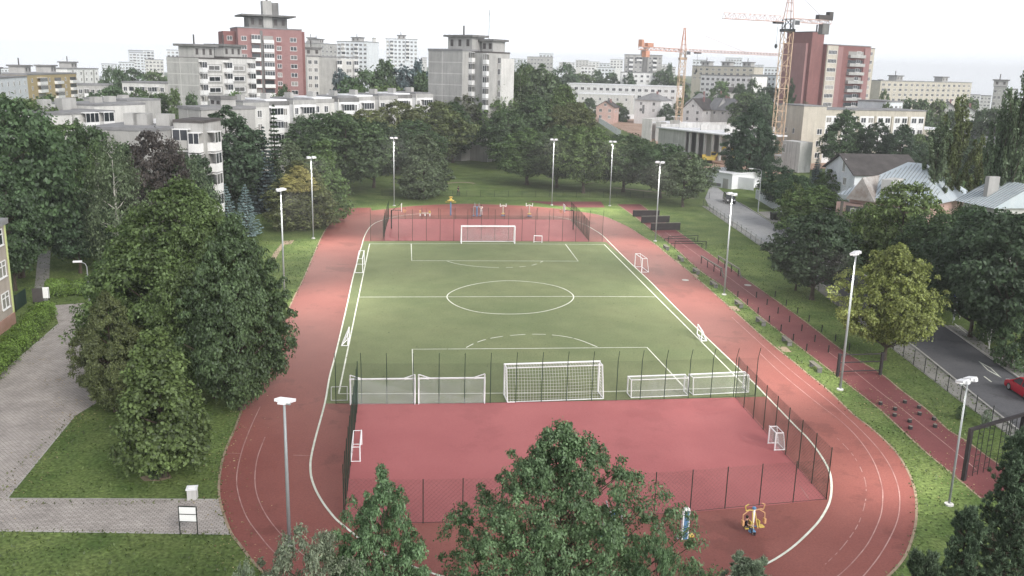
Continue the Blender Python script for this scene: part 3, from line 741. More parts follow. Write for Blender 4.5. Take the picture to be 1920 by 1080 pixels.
    # --- school-like long low building
    b, H, zs = far_slab(1062, 1266, 500, 482, 157, 14, 'long low white institution with one even row of square windows', 'panel_white', 3, cols=17, rows=2, side=None, fl=3.3, ww=1.9, cat='school building', name='institution_building', roofm='hoarding')
    far_slab(1084, 1182, 470, 466, 176, 12, 'flat grey annex in front of the long low institution', 'panel_pale', 1, cols=6, rows=1, side=None, fl=3.3, ww=1, cat='annex', name='institution_building', roofm='hoarding')
    far_slab(1052, 1086, 560, 560, 142, 16, 'small dark-roofed hall behind the middle treetops', 'panel_grey', 1, cols=3, rows=1, side=None, cat='hall', roofm='roof_grey')
    # --- flats behind the cranes
    b, H, zs = far_slab(1310, 1405, 520, 500, 141, 14, 'white flats with dark window pairs below the slanted crane jib', 'panel_white', 5, cols=10, rows=4, side=None, ww=2)
    far_slab(1293, 1408, 640, 620, 124, 14, 'brownish far flats behind the white ones with roof boxes', 'tan_wall', 5, cols=10, rows=3, side=None, boxes=3, ww=2)
    far_slab(1404, 1450, 560, 540, 141, 14, 'white flats with a blue column next to the big crane mast', 'panel_blue', 5, cols=6, rows=4, side=None, ww=2, stripe=('panel_grey', 3))
    far_slab(1353, 1384, 900, 900, 109, 20, 'striped pale office block on the skyline between the cranes', 'panel_blue', 6, cols=6, rows=4, side=None, ww=3.4)
    far_slab(1293, 1318, 800, 800, 113, 20, 'bluish striped office block right of the smaller crane', 'panel_blue', 6, cols=4, rows=4, side=None, ww=3.4)
    far_slab(1427, 1452, 800, 800, 127, 18, 'small far block just left of the big crane mast', 'panel_blue', 4, cols=4, rows=3, side=None, ww=2.4)
    # --- right red tower
    A, Bp = XY(1538, 372), XY(1620, 392)
    b = Bld('red_tower', 'dark red brick tower on the right with a blank side and grey balconies', A, Bp, 'tower block')
    H = b.top(84); L = b.L
    b.wall(0, L, 0, 16, 0, H, 'brick_deep'); b.roof(0, L, 0, 16, H, 'roof_grey', .35)
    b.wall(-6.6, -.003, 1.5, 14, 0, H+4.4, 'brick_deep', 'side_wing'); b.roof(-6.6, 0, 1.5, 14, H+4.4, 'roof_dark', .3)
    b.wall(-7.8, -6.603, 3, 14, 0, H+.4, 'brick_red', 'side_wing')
    b.wall(L+.003, L+4.0, 1, 15, 0, H-.6, 'tan_wall', 'side_wing'); b.roof(L+.1, L+4.0, 1, 15, H-.6, 'roof_dark', .3, .05)
    b.wall(L*.01, L*.24, -.5, -.003, 0, H-.2, 'tan_wall', 'stair_bay')
    b.wall(L*.245, L*.36, -.35, -.003, 0, H-.5, 'brick_red', 'brick_pier'); b.wall(L*.86, L*.995, -.35, -.003, 0, H-.5, 'brick_red', 'brick_pier')
    fl = 3.25
    for i in range(9):
        z = H-3.4-fl*i
        b.win(L*.125, z, L*.19, 1.5, 'front', -.5, 'glazing'); b.balcony(L*.50, L*.85, z-.9, 'panel_grey', d=1.3)
        b.win(L*.74, z+.2, 2.4, 1.4, 'front', 0); b.win(L+2.0, z+.2, 1.6, 1.4, 'front', 1)
    MB().tube((-.6,5,H+4.6), (-.6,5,H+7.4), .35).build('vent_pipe', 'roof_dark', b.root)
    # --- tan four-storey in front of it
    A, Bp = XY(1546, 272), XY(1738, 292)
    b = Bld('tan_block', 'tan four-storey block with white window bands in front of the right red tower', A, Bp)
    H = b.top(206); L = b.L; H2 = b.top(222, 'B')
    b.wall(0, L, 0, 13, 0, H, 'tan_wall'); b.roof(0, L, 0, 13, H, 'roof_grey', .3, .2)
    b.wall(-7.2, -.003, -1.2, 12, 0, H+.9, 'tan_wall', 'gable_wing'); b.roof(-7.2, 0, -1.2, 12, H+.9, 'roof_grey', .3, .15)
    zs = [H-3.5-3.3*k for k in range(4)]
    for i in range(6):
        x0 = L*(i+.12)/6; x1 = L*(i+.92)/6
        for z in zs[:3] if i else zs:
            b.wall(x0, x1, -.05, -.003, z-1.5, z+1.9, 'panel_white', 'facade_panel')
            b.win(x0+(x1-x0)*.25, z, 1.7, 1.5, 'front', -.05); b.win(x0+(x1-x0)*.78, z, 1.7, 1.5, 'front', -.05)
        b.wall(L*i/6-.15, L*i/6+.15, -.3, -.06, 0, H-1.6, 'tan_wall', 'pilaster')
    b.grid([-1.6], zs[1:], 1.6, 1.6, 'front', -1.2); b.grid([3, 7], zs[1:], 1.0, 1.5, 'left', -7.2)
    b.wall(L+.003, L+11, 2, 14, 0, H2-3.4, 'tan_wall', 'low_wing'); b.roof(L+.2, L+11, 2, 14, H2-3.4, 'hoarding', .3)
    b.grid([L+3, L+7], [H2-7], 2.4, 1.8, 'front', 2)
    # --- right background
    b, H, zs = far_slab(1646, 1816, 560, 640, 152, 13, 'long five-storey flats with white loggias on the right skyline', 'tan_wall', 5, cols=17, rows=5, side=None, ww=2.6, boxes=2)
    far_slab(1858, 1882, 480, 480, 163, 16, 'grey narrow flats at the right edge behind the poplar', 'panel_grey', 8, cols=3, rows=6, side=None, ww=1.7, boxes=1)
    far_slab(1880, 1903, 486, 486, 168, 16, 'white narrow flats at the right edge behind the poplar', 'panel_white', 8, cols=3, rows=6, side=None, ww=1.7, balc=2)
    far_slab(1632, 1662, 350, 350, 190, 12, 'small white house under the skyline flats', 'panel_blue', 2, cols=4, rows=2, side=None, ww=1.3, cat='house', name='house')
    far_slab(1660, 1692, 345, 352, 192, 12, 'small bluish house joined to the white one', 'panel_blue', 2, cols=4, rows=2, side=None, ww=1.3, cat='house', name='house')
    far_slab(1822, 1855, 330, 330, 236, 10, 'low white shed among the right trees', 'hoarding', 1, cols=3, rows=1, side=None, cat='shed', name='shed')
    far_slab(1855, 1920, 300, 300, 262, 10, 'low whitish garage row among the right trees', 'panel_pale', 1, cols=4, rows=1, side=None, cat='garage', name='garage')
    # small pale blocks along the skyline
    random.seed(21)
    spec = [(-10,40,900,128),(196,226,1200,120),(1045,1075,1300,117),(1076,1100,1200,113),(1100,1120,1400,116),(1120,1140,1100,119),(1140,1164,1000,112),(955,985,1500,110),(925,955,1700,112),(1040,1060,1000,126),
            (1236,1262,900,126),(1395,1425,1100,122),(1230,1250,1300,121),(1640,1650,800,150),(1816,1835,900,178),(1836,1856,850,180),(790,800,1500,108),(690,722,1400,110),(1086,1112,800,124),(1118,1150,760,127)]
    for px0, px1, D, ty in spec:
        far_slab(px0, px1, D, D, ty, 18, 'small pale block in the haze on the city skyline', random.choice(['panel_blue', 'panel_pale', 'panel_white']), 4, group='pale blocks along the far skyline', cols=max(3, int((px1-px0)/6)), rows=3, side=None, ww=3, name='distant_building', cat='building', roofm=random.choice(['roof_grey', 'roof_dark']))

def house(pxA, pxB, D0, D1, eave_y, ridge_y, depth, label, wallm, roofm='roof_dark', gable_front=True, chimney=True, wins=2, rows=2, hip=False, name='house'):
    b = Bld(name, label, XY(pxA, D0), XY(pxB, D1), 'house'); L = b.L; H = b.top(eave_y); R = b.top(ridge_y)-H
    b.wall(0, L, 0, depth, 0, H, wallm); r = MB(); o = .5; t = .18
    if hip:
        c = min(L, depth)/2*.9
        top = [(L/2-max(L/2-c, .05), depth/2, H+R), (L/2+max(L/2-c, .05), depth/2, H+R)]
        base = [(-o,-o,H), (L+o,-o,H), (L+o,depth+o,H), (-o,depth+o,H)]
        r.add(base+top, [(0,1,5,4), (1,2,5), (2,3,4,5), (3,0,4), (3,2,1,0)])
    elif gable_front:
        g = MB(); g.add([(0,0,H),(L,0,H),(L/2,0,H+R),(0,depth,H),(L,depth,H),(L/2,depth,H+R)], [(0,1,2),(4,3,5),(0,2,5,3),(1,4,5,2),(0,3,4,1)])
        g.build('gable', wallm, b.root)
        for sgn in (-1, 1):
            xa, xb = L/2, (-o if sgn < 0 else L+o); za, zb = H+R+.02, H-o*R/(L/2)+.02
            vs = [(xa,-o,za),(xb,-o,zb),(xb,depth+o,zb),(xa,depth+o,za)]; vs += [(x,y,z+t) for x,y,z in vs]
            r.add(vs, [(0,1,2,3),(7,6,5,4),(0,4,5,1),(1,5,6,2),(2,6,7,3),(3,7,4,0)])
    else:
        g = MB(); g.add([(0,0,H),(0,depth,H),(0,depth/2,H+R),(L,0,H),(L,depth,H),(L,depth/2,H+R)], [(0,2,1),(3,4,5),(0,3,5,2),(1,2,5,4),(0,1,4,3)])
        g.build('gable', wallm, b.root)
        for sgn in (-1, 1):
            ya, yb = depth/2, (-o if sgn < 0 else depth+o); za, zb = H+R+.02, H-o*R/(depth/2)+.02
            vs = [(-o,ya,za),(L+o,ya,za),(L+o,yb,zb),(-o,yb,zb)]; vs += [(x,y,z+t) for x,y,z in vs]
            r.add(vs, [(3,2,1,0),(4,5,6,7),(0,1,5,4),(1,2,6,5),(2,3,7,6),(3,0,4,7)])
    ro = r.build('roof', roofm, b.root)
    if chimney: MB().box(L*.62, L*.62+.7, depth*.45, depth*.45+.7, H+R*.4, H+R+.9).build('chimney', 'brick_red', ro)
    for k in range(rows):
        for i in range(wins): b.win(L*(i+.5)/wins, H-2.2-2.8*k, 1.3, 1.4)
    if gable_front and not hip and R > 2.5: b.win(L/2, H+R*.15, 1.2, 1.2)
    b.grid([depth*.3, depth*.7], [H-2.2], 1.2, 1.3, 'right', L); b.grid([depth*.3, depth*.7], [H-2.2], 1.2, 1.3, 'left', 0)
    return b

def build_houses():
    house(1118, 1152, 412, 410, 200, 189, 9, 'pink-walled gabled house at the left edge of the building site', 'pink_wall', 'roof_dark')
    b = house(1190, 1238, 418, 412, 187, 174, 11, 'white two-storey house with a grey hip roof and tall stair window', 'panel_white', 'roof_grey', hip=True)
    b.win(b.L*.35, b.top(187)-6.0, 1.2, 4.0); b.wall(b.L+.003, b.L+8, 3, 11, 0, 4, 'panel_white', 'annex_wall')
    house(1283, 1326, 440, 436, 196, 174, 11, 'white house with a tall grey hip roof right of the smaller crane', 'panel_white', 'roof_grey', hip=True)
    house(1281, 1318, 408, 402, 203, 184, 11, 'steep dark-gabled house with a white front beside the smaller crane', 'panel_white', 'roof_dark')
    house(1344, 1368, 405, 405, 206, 183, 12, 'left steep grey gable of the twin white cottages', 'panel_white', 'roof_grey')
    house(1368, 1392, 400, 406, 206, 186, 12, 'right steep grey gable of the twin white cottages', 'panel_pale', 'roof_grey')
    house(1330, 1360, 455, 455, 186, 174, 9, 'small dark-roofed house peeking between the cottages', 'panel_pale', 'roof_dark')
    house(1355, 1392, 470, 470, 172, 164, 10, 'flat dark-roofed far house below the white flats', 'panel_pale', 'roof_dark', gable_front=False)
    house(1795, 1830, 380, 380, 208, 198, 10, 'white gabled house left of the right-edge flats', 'panel_white', 'roof_dark')
    house(1762, 1790, 400, 400, 200, 190, 10, 'greyish gabled house under the long skyline flats', 'panel_pale', 'roof_dark')
    # white house with the brown roof, behind the tin-roofed one
    b = house(1618, 1745, 158, 163, 327, 296, 12, 'white house with a brown pitched roof and arched gable window behind the tin roof', 'panel_blue', 'roof_dark', gable_front=False, chimney=False)
    b.win(4.5, b.top(330)+.2, 1.0, 2.2, 'left', 0)
    # tin-roofed house
    A, Bp = XY(1613, 128), XY(1765, 124)
    b = Bld('tin_roofed_house', 'pink house with a patched blue-grey tin roof of many slopes among the right trees', A, Bp, 'house')
    L = b.L; H = b.top(362); Rz = b.top(303)
    b.wall(0, L, 0, 13, 0, H, 'pink_wall'); r = MB(); o = .9
    # main hip with raised centre, two cross gables
    px_, py_ = L*.55, 6.5
    r.add([(-1.4,-o,H-.2),(L+o,-o,H-.2),(L+o,13+o,H-.2),(-1.4,13+o,H-.2),(px_-1.2,py_,Rz),(px_+1.2,py_,Rz)], [(0,1,5,4),(1,2,5),(2,3,4,5),(3,0,4),(3,2,1,0)])
    ro = r.build('roof', 'roof_tin', b.root)
    w1 = MB(); w1.add([(L*.02,-1.6,H-.6),(L*.40,-1.6,H-.6),(L*.21,-1.6,H+2.4),(L*.02,6,H-.6),(L*.40,6,H-.6),(L*.21,6,H+2.4)], [(0,1,2),(4,3,5),(0,2,5,3),(1,4,5,2),(0,3,4,1)])
    w1.build('wing_roof', 'roof_rust', ro)
    w2 = MB(); w2.add([(L*.62,-2.2,H-.5),(L*.98,-2.2,H-.5),(L*.80,-2.2,H+2.1),(L*.62,6,H-.5),(L*.98,6,H-.5),(L*.80,6,H+2.1)], [(0,1,2),(4,3,5),(0,2,5,3),(1,4,5,2),(0,3,4,1)])
    w2.build('wing_roof', 'roof_tin', ro)
    d = MB(); d.box(L*.40, L*.54, -.2, 3.5, H+.4, H+2.3); d.build('dormer', 'panel_pale', ro)
    b.wall(-1.2, 2.8, -1.2, -.003, 0, H-1.2, 'pink_wall', 'porch_wall'); b.balcony(.1, 3.0, H-3.8, 'wood_grey', d=1.0, off=-1.2)
    for x in (0.0, 3.1): MB().box(x-.15, x+.15, -2.2, -1.9, 0, H-.9).build('porch_post', 'wood_grey', b.root)
    b.win(1.5, H-3.4, 1.3, 1.6, 'front', -1.2); b.grid([L*.45, L*.62, L*.85], [H-2.6], 1.4, 1.5)
    sm = MB()
    for k in range(26):                      # standing seams of the tin sheets
        x = -1.0+(L+1.6)*k/25; t0 = (px_-x)/max(px_+1.4, .1)
        yb, zb = -o, H-.2; tt = 1-abs(x-px_)/(px_+2.2)
        sm.bar((x, yb, zb+.04), (x, yb+(py_-yb)*tt, zb+(Rz-zb)*tt+.04), .06)
    sm.build('roof_seam', 'grey_metal', ro)
    # tin-roofed cottage at the right edge
    A, Bp = XY(1832, 116), XY(1898, 112)
    b = Bld('tin_roofed_house', 'small cream house with a shiny ribbed tin roof at the right edge', A, Bp, 'house'); L = b.L; H = b.top(372); R = b.top(336)
    b.wall(0, L, 0, 8, 0, H, 'panel_pale'); r = MB(); r.add([(-.5,-.8,H-.3),(L+.5,-.8,H-.3),(L+.5,4,R),(-.5,4,R),(-.5,8.8,H-.3),(L+.5,8.8,H-.3)], [(0,1,2,3),(3,2,5,4),(0,3,4),(1,5,2),(4,5,1,0)])
    ro = r.build('roof', 'roof_tin', b.root); MB().box(L*.38, L*.5, .8, 2.2, H, R+.6).build('chimney', 'panel_grey', ro)
    sm = MB()
    for k in range(14):
        x = -.4+(L+.8)*k/13; sm.bar((x,-.8,H-.26), (x,4,R+.04), .07)
    sm.build('roof_seam', 'grey_metal', ro); b.win(1.0, H-2.3, 1.0, 1.5); b.win(L*.6, H-2.3, 1.2, 1.4)
    # school wing at the left edge of the picture
    A, C = G(0, 628), G(29, 606)
    d = (Vector((A.x, A.y))-Vector((C.x, C.y))).normalized(); S = Vector((C.x, C.y))+d*22
    b = Bld('school_wing', 'pinkish-grey school wall with white cross windows and a lime corner strip at the left edge', S, (C.x, C.y), 'school building')
    L = b.L; H = zat((C.x, C.y), 409)
    b.wall(0, L, 0, 12, 1.1, H-.5, 'school_wall'); b.wall(-.05, L+.05, -.06, 12, 0, 1.1-.003, 'school_base', 'plinth')
    b.roof(0, L, 0, 12, H-.5, 'roof_grey', .5, .25); b.wall(L-.28, L+.02, -.05, -.003, 1.1, H-.55, 'lime_trim', 'corner_strip')
    fl = (H-1.3)/3
    for k in range(3):
        for i in range(7): b.win(L-1.75-2.9*i, 1.6+fl*k+.3, 1.75, fl*.52, 'front', 0, 'cross')

# ------------------------------------------------------------------ building site
def lattice(b, p, q, half, step, r, up=Vector((0,0,1)), tri=False, mi=0):
    p, q = Vector(p), Vector(q); d = (q-p); L = d.length; d.normalize()
    a = d.cross(up); 
    if a.length < .01: a = Vector((1,0,0))
    a.normalize(); c = a.cross(d).normalized()
    cor = [a*half+c*half, -a*half+c*half, -a*half-c*half, a*half-c*half] if not tri else [a*half-c*half, -a*half-c*half, c*half]
    n = max(1, int(L/step)); m = len(cor)
    for v in cor: b.tube(p+v, q+v, r, n=4, mi=mi, cap=False)
    for i in range(n):
        s0, s1 = p+d*L*i/n, p+d*L*(i+1)/n
        for k in range(m):
            u, v = cor[k], cor[(k+1) % m]
            if i % 2: u, v = v, u
            b.tube(s0+u, s1+v, r*.7, n=3, mi=mi, cap=False); b.tube(s1+u, s1+v, r*.6, n=3, mi=mi, cap=False)
    return b
def crane(px, base_y, D, jib_y, apex_y, label, left, right, m_mast, m_jib, half, truss, hook_t, cw_side, tie=True):
    P = XY(px, D); t = thing('tower_crane', label, 'crane', P); zj = zat(P, jib_y)-P.z; za = zat(P, apex_y)-P.z
    b = MB(); lattice(b, (0,0,0), (0,0,zj-3.2), half, half*2.2, .13); b.build('mast', m_mast, t)
    b = MB(); b.box(-half*1.25, half*1.25, -half*1.25, half*1.25, zj-3.2, zj-2.5, 0); lattice(b, (0,0,zj-2.5), (0,0,zj), half*.9, 1.3, .16); b.build('slewing_unit', 'dark_metal' if half > 1.1 else m_mast, t)
    cb = MB().box(half*.6, half*.6+1.5, -half-1.3, -half+.2, zj-2.3, zj-.2, 0); cb.box(half*.6+.1, half*.6+1.4, -half-1.33, -half-1.28, zj-1.5, zj-.4, 1); cb.build('cab', ['hoarding', 'glass'], t)
    b = MB(); a = Vector((0,0,za))
    for sx in (-1,1):
        for sy in (-1,1): b.tube((sx*half*.8, sy*half*.8, zj), a+Vector((sx*.2, sy*.2, 0)), .15, n=4)
    for k in range(4):
        f = k/4; h = half*.8*(1-f)+.2*f; z = zj+(za-zj)*f
        b.path([(-h,-h,z),(h,-h,z),(h,h,z),(-h,h,z),(-h,-h,z)], .09, n=3)
    b.build('apex_tower', m_jib, t)
    jd = Vector((left[0]-P.x, left[1]-P.y, 0)); cdv = Vector((right[0]-P.x, right[1]-P.y, 0))
    j0 = jd.normalized()*half; b = MB()
    lattice(b, j0+Vector((0,0,zj)), jd+Vector((0,0,zj)), truss, truss*2.1, .10, tri=True); b.build('jib', 'crane_pink', t)
    c0 = cdv.normalized()*half; b = MB(); lattice(b, c0+Vector((0,0,zj-.2)), cdv+Vector((0,0,zj-.2)), .5, 1.6, .12); b.build('counter_jib', m_jib, t)
    b = MB(); ang = math.atan2(cdv.y, cdv.x); R = Matrix.Rotation(ang, 3, 'Z')
    b.cbox(cdv*.86+Vector((0,0,zj-2.0)), 2.4, 1.6, 2.8 if half > 1.1 else 2.0, R); b.build('counterweight', 'concrete_dark' if half > 1.1 else 'crane_orange', t)
    b = MB(); b.cbox(cdv*.80+Vector((0,0,zj+1.0)), 3.6, 1.4, 1.2, R); b.cbox(cdv*.97+Vector((0,0,zj+1.4)), 1.4, 1.4, 2.2, R); b.build('winch', 'roof_dark' if half > 1.1 else 'crane_orange', t)
    if tie:
        b = MB(); b.tube(a, jd*.62+Vector((0,0,zj+truss)), .06, n=3); b.tube(a, cdv*.9+Vector((0,0,zj)), .06, n=3); b.build('tie_rod', m_jib, t)
    hp = jd*hook_t; b = MB(); b.cbox(hp+Vector((0,0,zj-truss-.3)), 2.6, 1.3, .5, Matrix.Rotation(math.atan2(jd.y, jd.x), 3, 'Z')); b.build('trolley', 'roof_dark', t)
    b = MB(); b.tube(hp+Vector((0,0,zj-truss)), hp+Vector((0,0,zj-7)), .05, n=3); b.lathe([(.15,-.6),(.4,-.2),(.4,.3),(.15,.6)], 8, hp+Vector((0,0,zj-7))); b.build('hook', 'dark_metal', t)
    MB().box(-half*2, half*2, -half*2, half*2, 0, .9).build('foundation', 'concrete', t)
    return t
def digger(P, rz, label, m, s=1.0, reach=1):
    t = thing('excavator', label, 'excavator', P, rz); t.scale = (s,s,s)
    b = MB()
    for y in (-1.1, 1.1): b.prism([(-1.9,0),(1.9,0),(2.2,.35),(1.9,.8),(-1.9,.8),(-2.2,.35)], -.3, .3) if False else b.cbox((0,y,.45), 3.8, .55, .8)
    b.build('tracks', 'rubber', t)
    b = MB(); b.box(-2.1, 1.4, -1.25, 1.25, .95, 1.9); b.box(-2.2, -1.2, -1.2, 1.2, 1.9, 2.3); b.build('body', m, t)
    b = MB().box(.1, 1.4, .2, 1.2, 1.9, 3.1, 0); b.box(.2, 1.43, .17, 1.1, 2.2, 3.0, 1); b.build('cab', [m, 'glass'], t)
    b = MB(); b.bar((1.2,-.2,1.7), (3.4,-.2,4.6), .4, .5); b.bar((3.4,-.2,4.6), (5.8,-.2,4.2), .35, .42); b.build('boom', m, t)
    b = MB(); b.bar((5.7,-.2,4.3), (6.3,-.2,1.6), .3, .36); b.build('arm', m, t)
    b = MB(); b.add([(5.9,-.8,1.6),(6.9,-.8,1.5),(6.7,-.8,.6),(5.9,-.8,.7),(5.9,.4,1.6),(6.9,.4,1.5),(6.7,.4,.6),(5.9,.4,.7)], [(0,1,2,3),(7,6,5,4),(0,4,5,1),(2,6,7,3),(3,7,4,0)]); b.build('bucket', 'roof_dark', t)
    return t
def build_site():
    P1 = XY(1463, 258)
    lt = XY(1344, 245); rt_ = XY(1540, 268)
    crane(1463, 290, 258, 36, -26, 'tall pale tower crane whose jib crosses the top of the picture', lt, rt_, 'crane_yellow', 'crane_pink', 1.25, .75, .16, 1)
    lt = XY(1450, 372); rt_ = XY(1193, 305)
    crane(1274, 215, 330, 94, 52, 'smaller orange tower crane standing beside the white houses', lt, rt_, 'crane_yellow', 'crane_orange', 1.0, .45, .14, 1)
    # concrete shell with hall, side walls, slabs and columns
    A, Bp = XY(1238, 276), XY(1392, 248)
    b = Bld('concrete_shell', 'raw concrete hall under construction with open bays and a white slab roof', A, Bp, 'construction shell')
    L = b.L; H = b.top(240); n = 7
    b.wall(0, L*.36, 0, .4, 0, H, 'concrete'); b.wall(0, .4, .41, 24, 0, H+1.2, 'concrete'); b.wall(.41, L, 12, 12.4, 0, H, 'concrete', 'rear_wall')
    for i in range(7): b.wall(L*.36+(L*.64)*(i+.5)/7, L*.36+(L*.64)*(i+.5)/7+.6, 0, .6, 0, H, 'concrete', 'column')
    for i in range(3): b.wall(L*.45+L*.18*i, L*.53+L*.18*i, 5, 5.3, 0, H, 'concrete', 'inner_wall')
    b.roof(0, L, -.3, 16, H, 'hoarding', .35, .4, 'floor_slab')
    for i in range(3): b.win(L*.16+1.6*i, 1.6, 1.1, 2.4, 'front', 0)
    for x in (L*.12, L*.4, L*.7): MB().box(x, x+.25, 4, 22, H+.36, H+1.9).build('upper_wall', 'concrete', b.root)
    A, Bp = XY(1205, 325), XY(1395, 312)
    b = Bld('concrete_shell', 'low raw concrete walls with door openings behind the open hall', A, Bp, 'construction shell'); L = b.L; H = b.top(222)
    for i in range(7): b.wall(L*i/7+.2, L*(i+.75)/7, 0, .5, 0, H-(i % 2)*.8, 'concrete')
    b.wall(0, .5, .51, 20, 0, H, 'concrete'); b.wall(L-.5, L, .51, 20, 0, H-1, 'concrete'); b.roof(2, L*.6, 3, 18, H-1.6, 'hoarding', .3, 0, 'floor_slab')
    A, Bp = XY(1474, 246), XY(1508, 241)
    b = Bld('concrete_shell', 'windowed grey concrete cube right of the crane mast', A, Bp, 'construction shell'); L = b.L; H = b.top(263)
    b.wall(0, L, 0, 4, 0, H, 'concrete'); b.joints([L*.3, L*.55, L*.8], [], 0, L, 0, H, 'front', 0, .06, 'concrete_dark'); b.win(L*.12, H-3.1, 1.1, 2.4)
    b.wall(-3.0, -.003, .5, 4, 0, H*.45, 'concrete', 'low_wall'); b.roof(-3.1, 0, .3, 4, H*.45, 'hoarding', .25, .2, 'floor_slab')
    # white hoardings
    def hoard(p, q, h, label, m='hoarding'):
        p, q = Vector(p), Vector(q); L = (q-p).length; t = thing('site_hoarding', label, 'fence', p, heading(p, q), None)
        n = max(2, int(L/2.4))
        bb = MB().box(0, L, -.04, .04, .1, h)
        for i in range(n): bb.box(L*i/n-.02, L*i/n+.02, -.06, -.042, .1, h)
        bb.build('panel', m, t); b2 = MB()
        for i in range(0, n+1, 2): b2.tube((L*i/n, .12, 0), (L*i/n, .12, h+.1), .05, n=4)
        b2.build('support_posts', 'grey_metal', t)
    hoard(G(1119,226), G(1205,223), 2.4, 'white hoarding along the far side of the bare soil'); hoard(G(1119,228), G(1163,262), 2.4, 'white hoarding running down the left side of the bare soil')
    hoard(G(1326,347), G(1412,358), 2.6, 'white hoarding closing the end of the street'); 
    hoard(G(1452,248), G(1500,270), 2.2, 'white hoarding beside the crane foot')
    # white tent roof / site shed near the street end
    A, Bp = XY(1318, 205), XY(1384, 198)
    b = Bld('site_shed', 'white flat-roofed site shed at the end of the street', A, Bp, 'shed'); H = b.top(318); L = b.L
    b.wall(0, L, 0, 9, 0, H, 'hoarding'); b.roof(0, L, 0, 9, H, 'hoarding', .2, .25); b.wall(0.2, L*.7, -.03, -.003, .2, .9, 'concrete_dark', 'plinth')
    b.wall(L*.75, L*.9, -.04, -.003, 0, 2.1, 'panel_grey', 'door')
    digger(G(1331, 306), -.35, 'yellow excavator digging in front of the open concrete hall', 'yellow_paint', 1.0)
    digger(G(1560, 302), 2.6, 'red excavator on the dark soil below the tan block', 'crane_orange', .8)
    digger(G(1508, 308), 2.0, 'dark red small excavator beside the concrete cube', 'brick_deep', .6)
    t = thing('soil_heap', 'heap of brown soil under the excavator bucket', 'heap', G(1362, 306)); m = bmesh.new(); bmesh.ops.create_icosphere(m, subdivisions=4, radius=1)
    from mathutils import noise
    for v in m.verts:
        k = 1+.35*noise.noise(v.co*2.1); v.co = Vector((v.co.x*6*k, v.co.y*4*k, max(v.co.z, -.05)*1.9*k))
    me = bpy.data.meshes.new('mound'); m.to_mesh(me); m.free(); me.materials.append(MAT['soil']); link('mound', me, t)
    A = G(1470, 292); t = thing('material_stack', 'stack of planks and green netting at the crane foot', 'stack', A)
    MB().box(-4, 4, -1.5, 1.5, 0, 1.0).build('plank_pile', 'tan_wall', t); MB().box(-1, 3.4, -1.2, 1.2, 1.003, 2.0).build('green_cover', 'fence_green', t)

build_town(); build_houses(); build_site()

# ------------------------------------------------------------------ vegetation
rng = np.random.default_rng(11)
def unit(n):
    v = rng.normal(size=(n,3)); return v/np.linalg.norm(v, axis=1)[:,None]
def leaf_mesh(name, c, nrm, size, m='leaf', aspect=.62, along=None):
    """small leaf-shaped faces at the points c, facing nrm"""
    n = len(c); nrm = nrm/np.maximum(np.linalg.norm(nrm, axis=1)[:,None], 1e-6)
    a = unit(n) if along is None else along+unit(n)*.25
    a = a-nrm*np.sum(a*nrm, axis=1)[:,None]; a /= np.maximum(np.linalg.norm(a, axis=1)[:,None], 1e-6)
    b = np.cross(nrm, a); s = (size*(.65+.7*rng.random(n)))[:,None] if np.ndim(size) else (size*(.65+.7*rng.random(n)))[:,None]
    v = np.empty((n,4,3)); v[:,0] = c-a*s*.5; v[:,1] = c+b*s*.5*aspect-a*s*.05+nrm*s*.06; v[:,2] = c+a*s*.5; v[:,3] = c-b*s*.5*aspect-a*s*.05+nrm*s*.06
    me = bpy.data.meshes.new(name); me.vertices.add(n*4); me.vertices.foreach_set('co', v.reshape(-1).astype(np.float32))
    me.loops.add(n*4); me.loops.foreach_set('vertex_index', np.arange(n*4, dtype=np.int32))
    me.polygons.add(n); me.polygons.foreach_set('loop_start', np.arange(0, n*4, 4, dtype=np.int32)); me.polygons.foreach_set('loop_total', np.full(n, 4, dtype=np.int32))
    me.materials.append(MAT[m]); me.update(); me.validate(); return me
PROF = {
 'round': lambda t: np.sqrt(np.clip(1-(2*t-.9)**2/1.22, 0, 1))*(.55+.45*np.minimum(1, t*3.0)),
 'egg':   lambda t: np.clip(np.sin(PI*np.clip(t, 0, 1)**.72), 0, 1)**.8,
 'cone':  lambda t: np.clip(1.08-t, .02, 1)**.75*np.minimum(1, .45+t*4),
 'dome':  lambda t: np.sqrt(np.clip(1-t**2.4, 0, 1))*np.minimum(1, .6+t*2),
 'column':lambda t: np.clip(np.sin(PI*np.clip(.04+t*.95, 0, 1)), 0, 1)**.45,
}
